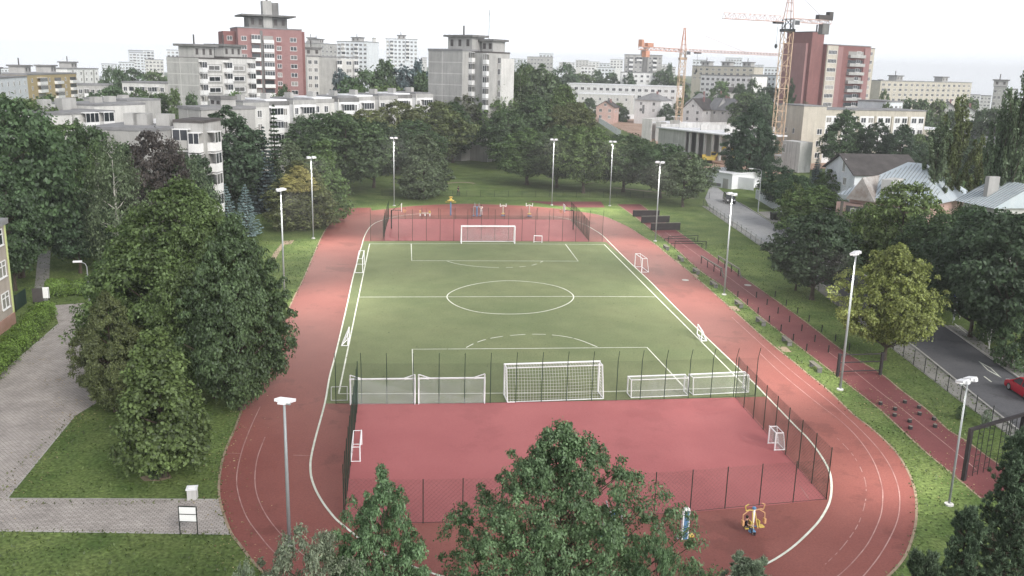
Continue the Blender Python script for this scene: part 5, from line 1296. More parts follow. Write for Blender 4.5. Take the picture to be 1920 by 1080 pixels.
# ------------------------------------------------------------------ floodlights and street lamps
PITCH_MID = G(955, 600)
def floodlight(base, topy, label, lit=True, heads=2, hs=1.0, topx=None, aim=None, r=.10, turn=0.0, power=1.0):
    P = G(*base); h = zat((P.x, P.y), topy)
    aim = aim or PITCH_MID; t = thing('floodlight_mast', label, 'floodlight', P, math.atan2(aim.y-P.y, aim.x-P.x)+turn, 'floodlight masts round the sports ground')
    MB().lathe([(r,.12),(r*.9,h*.45),(r*.62,h)], 10).build('pole', 'grey_metal', t, smooth=True)
    MB().lathe([(.26,-.02),(.26,.10),(.16,.14)], 10).build('base_flange', 'concrete', t)
    MB().bar((0,-.75*hs*(.3 if heads == 1 else 1),h+.02), (0,.75*hs*(.3 if heads == 1 else 1),h+.02), .09, .09).build('crossarm', 'grey_metal', t)
    hs *= .7; ys = [(i-(heads-1)/2)*1.05*hs for i in range(heads)]
    for y in ys:
        R = Matrix.Rotation(math.radians(12), 3, 'Y'); b = MB()
        b.cbox((.10,y,h+.16), .62*hs, .80*hs, .14, R); b.cbox((-.22*hs,y,h+.16), .22, .34*hs, .2, R)
        b.bar((0,y-.2,h+.02), (0.05,y-.2,h+.14), .05); b.bar((0,y+.2,h+.02), (0.05,y+.2,h+.14), .05)
        o = b.build('lamp_head', 'white_metal', t)
        MB().cbox((.10,y,h+.075), .50*hs, .66*hs, .02, R).build('lens', 'lamp_lens', o)
    if lit:
        ld = bpy.data.lights.new('lamp_light', 'SPOT'); ld.energy = FLOOD*heads*14*power; ld.spot_size = math.radians(140); ld.spot_blend = .9; ld.shadow_soft_size = .35; ld.color = (1.0,.95,.86)
        lo = bpy.data.objects.new('lamp_light', ld); COL.objects.link(lo); lo.parent = t; lo.location = (.35,0,h-.12)
        lo.rotation_euler = (0, -math.radians(52), 0)
    return t
floodlight((543,1024), 757, 'near left mast on the track bend, its square lamp seen from above', heads=1, hs=1.5, lit=False)
floodlight((436,754), 472, 'mast almost swallowed by the near left trees, only its concrete foot and lamp tip showing', lit=False, heads=1)
floodlight((533.5,556), 358, 'tall mast on the left grass strip beside the bush-free lawn, second nearest on the left')
floodlight((587.5,447.5), 297, 'mast right in front of the yellow-topped tree')
floodlight((739,386), 260, 'mast behind the left basketball hoop of the far court')
floodlight((1034.5,385), 263, 'mast behind the far court beside the small red jump runway')
floodlight((1143,386), 267, 'mast on the grass between the jump runway and the obstacle track end')
floodlight((1228.5,452.5), 306, 'mast standing in front of the three black climbing walls')
floodlight((1357.5,553), 366, 'mast beside the balance beams, its head over the black off-road car')
floodlight((1575,731), 478, 'big mast beside the vaulting gate, in front of the yellow-green tree')
floodlight((1779,947), 718, 'mast near the ladder frame at the right edge', hs=1.1, r=.07, power=.35)
def street_lamp(base, topy, arm, label, arm_len=1.6, ang=0, head='pvc'):
    P = G(*base); h = zat((P.x, P.y), topy); t = thing('street_lamp', label, 'street lamp', P, ang)
    MB().lathe([(.10,0),(.085,h*.5),(.05,h-.5)], 8).build('pole', 'grey_metal', t)
    MB().path([(0,0,h-.52),(.12,0,h-.2),(.5,0,h-.05),(arm_len,0,h)], .035, n=5).build('arm', 'grey_metal', t)
    MB().cbox((arm_len+.25,0,h), .75, .28, .14).build('lamp_head', head, t); return t
street_lamp((1421,398), 317, 1, 'street lamp with an arm over the old grey road', ang=2.9)
street_lamp((172,604), 490, 1, 'lamp at the corner of the paved yard in front of the near left trees', arm_len=.5, ang=3.3, head='white_metal')
street_lamp((1562,470), 392, 1, 'street lamp lost among the trees over the far street bend', ang=2.8)
street_lamp((1788,600), 500, 1, 'street lamp rising behind the crossing sign', ang=2.9, arm_len=1.2)

# ------------------------------------------------------------------ ball fences
def ball_fence(label, tops, bases, h, m, lean=None, arm=True, posts_m='fence_green', rail=True, group='ball fences of the courts', r=.028, name='ball_fence', grid=0):
    """bases: ground points of the posts in order"""
    P0 = bases[0]; t = thing(name, label, 'fence', P0, 0, group); b = MB()
    for a, c in zip(bases[:-1], bases[1:]):
        a, c = a-P0, c-P0; b.poly([(a.x,a.y,.04),(c.x,c.y,.04),(c.x,c.y,h-.05),(a.x,a.y,h-.05)])
    b.build('mesh_panel', m, t)
    if grid:                                   # woven wire that shows close by
        b = MB()
        for a, c in zip(bases[:-1], bases[1:]):
            a, c = a-P0, c-P0; L = (c-a).length; d = (c-a)/L; k = -h
            while k < L:
                for sgn in (1, -1):
                    x0, x1 = max(k, 0), min(k+h, L)
                    if x1-x0 > .05:
                        za, zb = (x0-k, x1-k) if sgn > 0 else (h-(x0-k), h-(x1-k)); b.tube(a+d*x0+Vector((0,0,za)), a+d*x1+Vector((0,0,zb)), .003, n=3, cap=False)
                k += grid
        b.build('woven_wire', posts_m, t)
    if rail:
        b = MB()
        for a, c in zip(bases[:-1], bases[1:]): b.tube(a-P0+Vector((0,0,.05)), c-P0+Vector((0,0,.05)), .012, n=4)
        b.build('bottom_wire', posts_m, t)
    for i, p in enumerate(bases):
        q = p-P0; b = MB().tube(q, q+Vector((0,0,h)), r, n=6)
        if arm: b.tube(q+Vector((0,0,h)), q+Vector((0,-.35,h+.85)), r*.8, n=5)
        b.build('post', posts_m, t)
    return t
def along(pts, n):
    ps = [G(*p) for p in pts]; L = [0]
    for a, c in zip(ps[:-1], ps[1:]): L.append(L[-1]+(c-a).length)
    out = []
    for k in range(n):
        s = L[-1]*k/(n-1); i = max(j for j in range(len(L)) if L[j] <= s+1e-6); i = min(i, len(ps)-2)
        f = (s-L[i])/max(L[i+1]-L[i], 1e-6); out.append(ps[i].lerp(ps[i+1], f))
    return out
NF = [(630,757.5),(678,757.3),(725.5,757.3),(775,757.4),(823,757.2),(871,757),(919,756),(967,755),(1015,753.8),(1062,752.5),(1109,751.8),(1155,751.2),(1200,749.8),(1245,748.5),(1290,747),(1332,745.8),(1375,744.2),(1415,742.8)]
def ground_h(p, topy): return zat((p.x, p.y), topy)
nf = [G(*p) for p in NF]
ball_fence('long thin green fence with leaning tops between the football turf and the near red court', None, nf, ground_h(nf[9], 677), 'wire_far')
lf = along([(671,758),(660,850),(645,976)], 11)
ball_fence('dark green mesh fence seen edge-on along the left side of the near red court', None, lf, 3.3, 'chain_green', arm=False)
rf = along([(1379,746),(1397,768),(1477,858),(1549,937)], 9)
ball_fence('brownish mesh fence running down the right side of the near red court to the curve', None, rf, 3.3, 'chain_link', arm=False, grid=.26)
ff = along([(1549,937),(1400,950),(1257,964),(1000,975),(767,982),(645,978)], 14)
ball_fence('low near fence with bare posts closing the near red court behind the oaks', None, ff, 2.6, 'wire_near', arm=False, grid=.26)
fb = along([(695,451.5),(950,452),(1129,453.5)], 18)
ball_fence('far fence with thin posts behind the far goal', None, fb, ground_h(fb[8], 403), 'wire_far')
fl_ = along([(718.5,451.5),(724,427),(729,411)], 7)
ball_fence('dark mesh fence at the left side of the far court', None, fl_, 3.0, 'chain_green', arm=False)
fr_ = along([(1104,452.5),(1088,432),(1070,412)], 8)
ball_fence('dark mesh fence at the right side of the far court', None, fr_, 3.0, 'chain_green', arm=False)
fk = along([(728,410.5),(900,411),(1068,412)], 12)
ball_fence('thin dark fence along the rear of the far court before the exercise machines', None, fk, 1.9, 'wire_far', arm=False)
gw = along([(716,367),(900,369),(1100,370),(1330,372)], 25)
ball_fence('low wire fence across the far lawn in front of the park trees', None, gw, 1.25, 'wire_far', arm=False, group=None, name='wire_fence', posts_m='dark_metal')
sf = along([(1318,386),(1390,436),(1447,476)], 17)
ball_fence('pale grey mesh fence panels between the lawn and the far part of the street', None, sf, 1.25, 'fine_net', arm=False, group=None, name='street_fence', posts_m='fence_green', r=.03)
sf = along([(1447,476),(1560,566),(1640,629)], 12)
ball_fence('street fence with dark posts behind the round dark tree', None, sf, 1.3, 'wire_far', arm=False, group=None, name='street_fence', posts_m='dark_metal', r=.03)
sf = along([(1640,629),(1705,678),(1797,750),(1880,808),(1960,866)], 14)
ball_fence('street fence with dark posts from the yellow-green tree down to the ladder frame', None, sf, 1.35, 'wire_far', arm=False, group=None, name='street_fence', posts_m='dark_metal', r=.035)
# board fence beyond the street
def board_fence(p, q, h, label, m):
    p, q = G(*p), G(*q); L = (q-p).length; t = thing('board_fence', label, 'fence', p, heading(p, q)); n = max(3, int(L/.35)); b = MB()
    for i in range(n): b.box(L*i/n+.01, L*(i+1)/n-.01, -.02, .02, .05, h)
    b.build('boards', m, t); b = MB(); b.box(0, L, .025, .06, .4, .5); b.box(0, L, .025, .06, h-.4, h-.3); b.build('rails', 'grey_metal', t); return t
board_fence((1416,372), (1468,404), 1.9, 'pale grey board fence along the side lawn of the street', 'panel_blue')
board_fence((1469,405), (1478,411), 1.8, 'dark gate panel between two pale board fences', 'roof_dark')
board_fence((1479,411), (1505,428), 1.8, 'short pale board fence right of the dark gate panel', 'panel_blue')
# white barrier frame with crossed braces
t = thing('barrier_frame', 'weathered white crossed pipe barrier on the pavement edge under dark trees', 'barrier', G(1822,614)); Q = [G(1799,598)-t.location, G(1822,614)-t.location, G(1843,635)-t.location, G(1854,654)-t.location]
for q in Q: MB().tube(q, q+Vector((0,0,1.9)), .05, n=6).build('post', 'panel_joint', t)
b = MB()
for a, c in zip(Q[1:-1], Q[2:]): b.tube(a+Vector((0,0,.2)), c+Vector((0,0,1.8)), .03, n=5).tube(a+Vector((0,0,1.8)), c+Vector((0,0,.2)), .03, n=5).tube(a+Vector((0,0,1.85)), c+Vector((0,0,1.85)), .03, n=5)
b.build('brace', 'panel_joint', t)

# ------------------------------------------------------------------ goals
def goal(p1, p2, h, depth, label, net='fine_net', r=.06, m='white_metal', top_d=None, group=None, name='football_goal', sag=0.0, grid=None, back_bar=True, upstand=0):
    """p1, p2 feet of the front posts; the net runs back by 'depth' to the left of p1->p2"""
    P = (p1+p2)/2; t = thing(name, label, 'goal', P, heading(p1, p2), group); Wd = (p2-p1).length/2; td = depth*.45 if top_d is None else top_d
    b = MB(); b.tube((-Wd,0,0), (-Wd,0,h), r, n=8); b.tube((Wd,0,0), (Wd,0,h), r, n=8); b.tube((-Wd-r,0,h), (Wd+r,0,h), r, n=8); b.build('front_frame', m, t)
    b = MB(); k = r*.6
    for s in (-1,1):
        b.tube((s*Wd,0,.05), (s*Wd,depth,.05), k, n=6); b.tube((s*Wd,depth,.05), (s*Wd,td,h), k, n=6); b.tube((s*Wd,0,h), (s*Wd,td,h), k, n=6)
        if upstand: b.tube((s*Wd,0,h), (s*(Wd-.75),.05,h-.02), k*1.2, n=6).tube((s*Wd,0,h-.05), (s*Wd,.05,h+upstand), k*1.2, n=6).tube((s*Wd,.05,h+upstand), (s*(Wd-.9),.02,h), k, n=6)
    if back_bar: b.tube((-Wd,depth,.05), (Wd,depth,.05), k, n=6)
    if td and back_bar: b.tube((-Wd,td,h), (Wd,td,h), k, n=6)
    b.build('rear_frame', m, t)
    if net:
        b = MB(); N = 10
        if grid:                                   # a net whose cords show
            nx = int(2*Wd/grid); nz = int(h/grid); cr = .0085
            def pt(u, v): return Vector((-Wd+2*Wd*u, td+(depth-td)*(1-v)+sag*math.sin(PI*u)*math.sin(PI*v)*.8, h*v))
            for i in range(nx+1):
                b.path([pt(i/nx, j/6) for j in range(7)], cr, n=3)
            for j in range(nz+1):
                b.path([pt(i/8, j/nz) for i in range(9)], cr, n=3)
            ny = max(2, int(td/grid))
            for i in range(nx+1): b.tube((-Wd+2*Wd*i/nx,0,h), (-Wd+2*Wd*i/nx,td,h-.05), cr, n=3)
            for j in range(1, ny): b.tube((-Wd,td*j/ny,h-.06), (Wd,td*j/ny,h-.06), cr, n=3)
            for s in (-1,1):
                for j in range(nz): z = h*j/nz; b.tube((s*Wd,0,z), (s*Wd,td+(depth-td)*(1-j/nz),z), cr, n=3)
                for j in range(1,5): b.tube((s*Wd,depth*j/5,0), (s*Wd,min(depth*j/5, td),h), cr, n=3)
            b.build('net', 'net_white', t)
        else:
            for i in range(N):
                u0, u1 = -Wd+2*Wd*i/N, -Wd+2*Wd*(i+1)/N; s0, s1 = sag*math.sin(PI*i/N), sag*math.sin(PI*(i+1)/N)
                b.poly([(u0,depth-s0*.2,.08),(u1,depth-s1*.2,.08),(u1,td,h-s1),(u0,td,h-s0)])
                if td > .1: b.poly([(u0,td,h-s0),(u1,td,h-s1),(u1,0,h),(u0,0,h)])
            for s in (-1,1): b.poly([(s*Wd,0,.08),(s*Wd,depth,.08),(s*Wd,td,h),(s*Wd,0,h)])
            b.build('net', net, t)
    return t
def gh(p, topy): return zat((p.x, p.y), topy)
a, c = G(865,457), G(965,457); goal(a, c, gh(a, 424.5), 1.5, 'far football goal with a sagging white net on the far goal line', sag=.35, r=.07)
a, c = G(945,741), G(1121,734.5); goal(c, a, gh(a, 683), 1.6, 'big near football goal seen from behind with a full white cord net', grid=.21, top_d=.9, sag=.3, r=.07)
a, c = G(657.5,757), G(778,755.5); goal(c, a, gh(a, 711), .35, 'left one of two net-backed goals parked at the fence corner', top_d=.05, upstand=.32, r=.065, sag=.0, group='goals parked against the fence', back_bar=False)
a, c = G(785,755.5), G(908,754); goal(c, a, gh(a, 709.5), .35, 'right one of two net-backed goals parked at the fence, next to the big goal', top_d=.05, upstand=.32, r=.065, group='goals parked against the fence', back_bar=False)
a, c = G(1176,738), G(1282,734); goal(c, a, gh(a, 706), 1.0, 'white box-framed goal parked at the fence, the left one of the pair', top_d=.8, r=.055, group='goals parked against the fence')
a, c = G(1290,733), G(1393,728); goal(c, a, gh(a, 702), 1.0, 'white box-framed goal parked at the fence corner by the track', top_d=.8, r=.055, group='goals parked against the fence')
a, c = G(683,496), G(680,512); goal(c, a, 1.75, .9, 'small white goal standing on the left touchline', top_d=.6, r=.05, net=None, name='training_goal')
a, c = G(1189,502), G(1203,512); goal(c, a, 1.75, .9, 'small white goal standing beside the right touchline on the track edge', top_d=.6, r=.05, net=None, name='training_goal') if False else None
goal(G(1203,511), G(1190,501), 1.75, -.9, 'small white goal standing beside the right touchline on the track edge', top_d=-.6, r=.05, net=None, name='training_goal')
a, c = G(1001,455), G(1016,455.5); goal(a, c, 1.0, .6, 'tiny white goal behind the far goal line right of the far goal', top_d=.3, r=.04, net=None, name='training_goal')
goal(G(675,866), G(678,834), 1.0, .55, 'small white goal leaning at the left fence of the near court', top_d=.5, r=.045, net=None, name='training_goal')
goal(G(1452,845), G(1440,832), 1.25, -.7, 'small white goal at the right fence of the near court', top_d=-.5, r=.045, net='fine_net', name='training_goal')
def wedge(p1, p2, p3, h, label):
    P = p1; t = thing('training_goal', label, 'goal', P); a, b_, c = Vector((0,0,.05)), p2-P+Vector((0,0,.05)), p3-P+Vector((0,0,.05)); u = Vector((0,0,h)); bb = MB(); r = .045
    for s, e in ((a, b_), (b_, c), (c, a), (a, b_*.0+u), (b_, b_+u*.1+Vector((0,0,h*.9))), (u, b_+Vector((0,0,h))), (u, c), (b_+Vector((0,0,h)), c)): bb.tube(s, e, r, n=6)
    bb.build('front_frame', 'white_metal', t); b2 = MB().poly([u, b_+Vector((0,0,h)), c]); b2.build('net', 'fine_net', t); return t
wedge(G(652,649), G(655,634), G(640,649), 1.0, 'little white wedge-shaped goal tipped on the left touchline')
wedge(G(1307,627), G(1315,640), G(1325,640), 1.0, 'little white wedge-shaped goal tipped on the right touchline')
t = thing('goal_frame', 'white frame lying flat in the near left corner of the turf', 'goal frame', G(636,739)); b = MB(); q = [G(621,727)-t.location, G(651,726)-t.location, G(651,752)-t.location, G(621,752)-t.location]
for k in range(4): b.tube(q[k]+Vector((0,0,.06)), q[(k+1)%4]+Vector((0,0,.06)), .03, n=5)
b.build('frame_tubes', 'panel_joint', t)
# basketball hoops on the far court
def hoop(base, topy, sgn, label):
    P = G(*base); h = zat((P.x, P.y), topy); t = thing('basketball_hoop', label, 'basketball hoop', P)
    MB().tube((0,0,0), (0,0,h), .09, n=8).build('pole', 'dark_metal', t)
    MB().bar((0,0,h), (sgn*1.5,0,h), .1, .1).bar((0,0,h-.1), (sgn*1.45,0,h+1.0), .06, .06).build('arm', 'dark_metal', t)
    MB().box(min(sgn*1.5, sgn*1.55), max(sgn*1.5, sgn*1.55), -.9, .9, h-.15, h+.95).build('backboard', 'white_metal', t)
    b = MB(); n = 14; pr = [(sgn*(2.0+.24*math.cos(2*PI*k/n)), .24*math.sin(2*PI*k/n), h+.05) for k in range(n+1)]; b.path(pr, .03, n=4)
    for k in range(n): b.tube(pr[k], (sgn*2.0+(pr[k][0]-sgn*2.0)*.6, pr[k][1]*.6, h-.38), .014, n=3)
    b.build('ring', 'orange_paint', t)
hoop((734,428.5), 394, 1, 'black basketball pole at the left side of the far court'); hoop((1074.5,430.5), 395, -1, 'black basketball pole at the right side of the far court')

# ------------------------------------------------------------------ obstacle track
def climbing_wall(p, q, topy, label):
    p, q = G(*p), G(*q); h = zat((p.x, p.y), topy); L = (q-p).length; t = thing('climbing_wall', label, 'climbing wall', p, heading(p, q), 'black walls on the obstacle track')
    b = MB(); n = 5
    for i in range(n): b.box(0, L, -.04, .04, h*i/n+.01, h*(i+1)/n-.004)
    b.build('board', 'black_board', t)
    for x in (.02, L-.02): MB().box(x-.06, x+.06, .042, .16, 0, h+.02).build('post', 'black_board', t)
    MB().box(-.06, L+.06, -.06, .17, h+.021, h+.06).build('top_rail', 'wood_grey', t)
climbing_wall((1187,406), (1236,406), 394.5, 'farthest of the three black board walls on the obstacle track')
climbing_wall((1203,418), (1255,417), 406, 'middle one of the three black board walls on the obstacle track')
climbing_wall((1221,432), (1275,431), 419, 'nearest of the three black board walls on the obstacle track')
def hurdle(p, q, topy, label):
    p, q = G(*p), G(*q); h = zat((p.x, p.y), topy); t = thing('hurdle_bar', label, 'hurdle', p, 0, 'black hurdle bars on the obstacle track'); d = q-p
    for s in (Vector(), d): MB().tube(s, s+Vector((0,0,h)), .05, n=6).build('post', 'dark_metal', t)
    MB().tube(Vector((0,0,h)), d+Vector((0,0,h)), .05, n=6).build('crossbar', 'dark_metal', t)
hurdle((1252.5,457), (1308,454), 444, 'taller hurdle of the farther pair'); hurdle((1246,452), (1302,451), 447.5, 'low hurdle of the farther pair')
hurdle((1265,467), (1323.5,467), 452.5, 'taller hurdle of the nearer pair'); hurdle((1258,463), (1316,463), 456.5, 'low hurdle of the nearer pair')
bpy.data.objects['hurdle_bar']['label'] = 'taller black hurdle right after the nearest black wall'
for o, l in zip([o for o in bpy.data.objects if o.name.startswith('hurdle_bar')], ['taller black hurdle bar of the pair next to the black walls', 'lower black hurdle bar of the pair next to the black walls', 'taller black hurdle bar of the pair on the balance beam side', 'lower black hurdle bar of the pair on the balance beam side']): o['label'] = l
def beam(p, q, h, n, label):
    p, q = G(*p), G(*q); L = (q-p).length; t = thing('balance_beam', label, 'balance beam', p, heading(p, q), 'balance beams')
    MB().box(-.1, L, -.09, .09, h-.14, h).build('beam', 'wood_grey', t)
    for i in range(n): MB().tube((.1+(L-.3)*i/(n-1),0,0), (.1+(L-.3)*i/(n-1),0,h-.143), .06, n=6).build('post', 'black_board', t)
    MB().bar((L-.1,0,h-.1), (L+.9,0,.02), .14, .06).build('ramp', 'wood_grey', t)
beam((1314,494), (1352,518), 1.05, 4, 'left grey balance beam on dark posts'); beam((1346,494), (1385,519), 1.05, 4, 'right grey balance beam on dark posts, behind the left one')
# slalom pegs
PEG = MB().tube((0,0,0), (0,0,.62), .055, n=6).data('peg', 'dark_metal')
cap = MB().lathe([(.07,.0),(.07,.05)], 6).data('peg_cap', 'black_board')
pegs = [(1383,557),(1401,572),(1421,588),(1442,604),(1464,621),(1487,639),(1512,658)], [(1418,558),(1438,572),(1458.5,588),(1480,604),(1503,621),(1527.5,641),(1553,661)], [(1453,557),(1474,573),(1495,588),(1516.5,603),(1540.5,622),(1566,640),(1592,657)]
for row, nm in zip(pegs, ('row on the track-side edge', 'row down the middle', 'row on the street-side edge')):
    for i, p in enumerate(row):
        t = thing('slalom_peg', 'short dark slalom peg, %s in the %s' % (['farthest', 'second farthest', 'third farthest', 'middle one', 'third nearest', 'second nearest', 'nearest'][i], nm), 'peg', G(*p), 0, 'slalom pegs on the obstacle track')
        link('post', PEG, t); link('cap', cap, t, (0,0,.622))
# vaulting gate
p, q = G(1570,706), G(1650,703); h = zat((p.x,p.y), 664); t = thing('vaulting_gate', 'black gate frame with three bars across the obstacle track', 'vaulting gate', p, heading(p, q)); L = (q-p).length
for x in (0, L): MB().box(x-.1, x+.1, -.1, .1, 0, h+.05).build('post', 'black_board', t)
for z in (h-.08, h*.62, h*.22): MB().tube((.1,0,z), (L-.1,0,z), .055, n=6).build('crossbar', 'black_board', t)
# stepping stumps
STUMP = MB().lathe([(.15,0),(.15,.22),(.14,.24)], 14).data('stump', 'black_board'); STOP = MB().lathe([(.13,0),(.12,.02)], 14).data('stump_top', 'wood_grey')
st = [((842,232),'farthest stump of the left pair of rows'),((952,274),'second stump of the left zigzag'),((948,320),'third stump of the left zigzag, close to the grass'),((1061,364),'fourth stump of the left zigzag'),((1067,415),'nearest stump of the left zigzag'),
      ((1025,220),'farthest stump of the right zigzag'),((1132,260),'second stump of the right zigzag'),((1135,310),'third stump of the right zigzag, next to the white line'),((1244,348),'fourth stump of the right zigzag'),((1251,402),'nearest stump of the right zigzag')]
for (x, y), l in st:
    t = thing('stepping_stump', 'round dark ' + l, 'stump', G(1440+x/4, 700+y/4+1), 0, 'stepping stumps'); link('stump', STUMP, t); link('top', STOP, t, (0,0,.242))
# ladder frame
p, q = G(1806,901), G(1905,868); h = zat((p.x,p.y), 808); t = thing('ladder_frame', 'black climbing frame with hanging rope ladders over the obstacle track', 'climbing frame', p, heading(p, q)); L = (q-p).length
for x in (0, L): MB().box(x-.11, x+.11, -.11, .11, 0, h).build('post', 'black_board', t)
MB().box(-.15, L+.15, -.09, .09, h+.003, h+.18).build('top_beam', 'black_board', t)
for x0 in (L*.16, L*.36, L*.60, L*.78):
    b = MB()
    for x in (x0, x0+.5): b.tube((x,0,.1), (x,0,h), .022, n=4)
    for k in range(9): b.tube((x0,0,.35+.38*k), (x0+.5,0,.35+.38*k), .018, n=4) if .35+.38*k < h else None
    b.build('ladder', 'dark_metal', t)
# benches
def bench(P, rz, label):
    t = thing('bench', label, 'bench', P, rz, 'weathered benches along the track')
    b = MB(); [b.box(-1.0, 1.0, -.22+.15*k, -.10+.15*k, .42, .47) for k in range(3)]; b.build('seat', 'wood_grey', t)
    for x in (-.8, .8): MB().box(x-.06, x+.06, -.2, .2, 0, .417).build('leg', 'concrete_dark', t)
bl = ['farthest grey bench, beside the black hurdle bars', 'second farthest grey bench on the grass strip', 'third grey bench from the far end, left of the balance beams', 'fourth grey bench from the far end, left of the lamp foot', 'fifth grey bench from the far end, just past the lamp foot', 'third nearest grey bench on the grass strip', 'second nearest grey bench, by the middle slalom pegs', 'nearest grey bench, close to the vaulting gate']
bp_ = [(1249,467),(1276,488),(1305,512),(1338,537),(1385,574),(1426,607),(1475,644),(1529,693)]
for i, p in enumerate(bp_):
    P = G(*p); Q = G(*(bp_[i+1] if i < 7 else (1575,731))); bench(P, heading(P, Q), bl[i])
line('bare_earth', [(1262,487),(1268,492)], 1.0, 'dirt', z=.008, smooth=0); line('bare_earth', [(1296,513),(1304,520)], 1.0, 'dirt', z=.008, smooth=0)
line('bare_earth', [(1372,574),(1381,583)], .9, 'dirt', z=.008, smooth=0); line('bare_earth', [(1466,650),(1476,660)], .8, 'dirt', z=.008, smooth=0)
# manhole-like pale discs
for p, m in (((1285,525.5),'kerb'), ((1402,535),'kerb')):
    P = G(*p); o = MB().lathe([(.42,0),(.42,.02)], 20, (P.x,P.y,.016)).build('manhole_cover', m)
    tag(o, 'pale round cover on the red track' if p[0] < 1300 else 'pale round cover on the obstacle track beside the beams', 'manhole cover')

# ------------------------------------------------------------------ vehicles
def car(P, rz, m, label, kind='hatch', L=4.2, Wd=1.75, H=1.47, name='parked_car', group=None):
    t = thing(name, label, 'car', P, rz, group); suv = kind == 'suv'
    hb = .62*H if not suv else .60*H; g = .24 if suv else .17
    prof = [(-L/2+.05,g+.08),(-L/2,.5*hb+.1),(-L/2+.06,hb-.02),(-L*.16 if False else -L/2+.35,hb+.01),(L*.22,hb+.02),(L/2-.25,hb-.14),(L/2-.02,hb-.32),(L/2,g+.2),(L/2-.08,g),(-L/2+.2,g)]
    bm = bmesh.new(); w2 = Wd/2
    la = [bm.verts.new((x,-w2,z)) for x, z in prof]; lb = [bm.verts.new((x,w2,z)) for x, z in prof]; n = len(prof)
    bm.faces.new(la); bm.faces.new(lb[::-1])
    for i in range(n): bm.faces.new((la[i], lb[i], lb[(i+1)%n], la[(i+1)%n]))
    bmesh.ops.recalc_face_normals(bm, faces=bm.faces); bmesh.ops.bevel(bm, geom=bm.edges[:], offset=.07, segments=2, affect='EDGES', profile=.6)
    me = bpy.data.meshes.new('body'); bm.to_mesh(me); bm.free(); me.materials.append(MAT[m]); me.polygons.foreach_set('use_smooth', [True]*len(me.polygons)); body = link('body', me, t)
    # cabin: glass band under a painted roof
    rx0, rx1, fx0, fx1 = (-L/2+.38 if not suv else -L/2+.2), L*.06, -L/2+.12, L*.25; wr = w2-.2; wb = w2-.06
    b = MB(); b.add([(fx0,-wb,hb),(fx1,-wb,hb),(fx1,wb,hb),(fx0,wb,hb),(rx0,-wr,H-.06),(rx1,-wr,H-.06),(rx1,wr,H-.06),(rx0,wr,H-.06)], [(0,1,5,4),(1,2,6,5),(2,3,7,6),(3,0,4,7),(4,5,6,7)]); b.build('window_glass', 'glass', t)
    b = MB(); b.box(rx0-.02, rx1+.02, -wr-.02, wr+.02, H-.06+.002, H)
    for s in (-1,1):
        for (x0, x1) in ((fx0, rx0), (fx1, rx1), (-L*.08, -L*.08)): b.bar((x0,s*(wb+.005),hb), (x1,s*(wr+.012),H-.03), .06, .06)
    b.build('roof', m, t)
    for x in (-L*.30, L*.31):
        for s in (-1, 1):
            rr = .36 if suv else .31; wv = MB(); 
            vs = []
            wv.tube((x, s*(w2-.2), rr), (x, s*(w2+.01), rr), rr, n=16); w_ = wv.build('wheel', 'rubber', t)
            MB().tube((x, s*(w2+.011), rr), (x, s*(w2+.02), rr), rr*.62, n=12).build('rim', 'rim', w_)
    for s in (-1, 1):
        MB().cbox((L/2-.06, s*(w2-.3), hb-.30), .14, .34, .16).build('headlight', 'sign_white', t); MB().cbox((-L/2+.03, s*(w2-.2), hb-.15), .1, .22, .22).build('tail_light', 'red_car', t)
        MB().cbox((L*.2, s*(w2+.08), hb+.08), .14, .16, .12).build('mirror', m, t)
    if suv: MB().box(rx0+.1, rx1-.1, -wr+.05, -wr+.1, H+.02, H+.09).box(rx0+.1, rx1-.1, wr-.1, wr-.05, H+.02, H+.09).build('roof_rail', 'grey_metal', t)
    return t
rd = heading(G(1445,465), G(1715,652))
car(G(1372,381)+Vector((-.3,.8,0)), heading(G(1387,400), G(1420,430)), 'black_car', 'black off-road car parked at the grass edge of the far street', 'suv', 4.6, 1.85, 1.75)
car(G(1474,437), heading(G(1455,425), G(1500,460)), 'grey_car', 'dark grey car half hidden behind the round dark tree', 'hatch')
P = G(1926,742); car(P, rd+PI, 'red_car', 'bright red car cut off by the right edge of the picture', 'hatch', 4.0, 1.7, 1.45)
car(G(1716,600), rd, 'white_car', 'white car showing through the yellow-green tree', 'hatch')
# waste containers
def bin_(P, rz, label, L=1.3):
    t = thing('waste_container', label, 'waste container', P, rz, 'waste containers by the street'); b = MB()
    b.add([(-L/2,-.45,.15),(L/2,-.45,.15),(L/2,.45,.15),(-L/2,.45,.15),(-L/2-.06,-.52,1.15),(L/2+.06,-.52,1.15),(L/2+.06,.52,1.15),(-L/2-.06,.52,1.15)], [(3,2,1,0),(4,5,6,7),(0,1,5,4),(1,2,6,5),(2,3,7,6),(3,0,4,7)]); b.build('body', 'container', t)
    MB().add([(-L/2-.08,-.55,1.16),(L/2+.08,-.55,1.16),(L/2+.08,.55,1.16),(-L/2-.08,.55,1.16),(-L/2-.05,-.2,1.32),(L/2+.05,-.2,1.32),(L/2+.05,.4,1.32),(-L/2-.05,.4,1.32)], [(3,2,1,0),(4,5,6,7),(0,1,5,4),(1,2,6,5),(2,3,7,6),(3,0,4,7)]).build('lid', 'container', t)
    for x in (-L*.35, L*.35): MB().tube((x,-.35,.09), (x,.35,.09), .09, n=8).build('wheel', 'rubber', t)
bin_(G(1450,412), .1, 'left dark green waste container by the street', .8); bin_(G(1461,412.5), .1, 'wide middle waste container by the street', 1.5); bin_(G(1470,413), .1, 'right dark waste container by the street', .7)

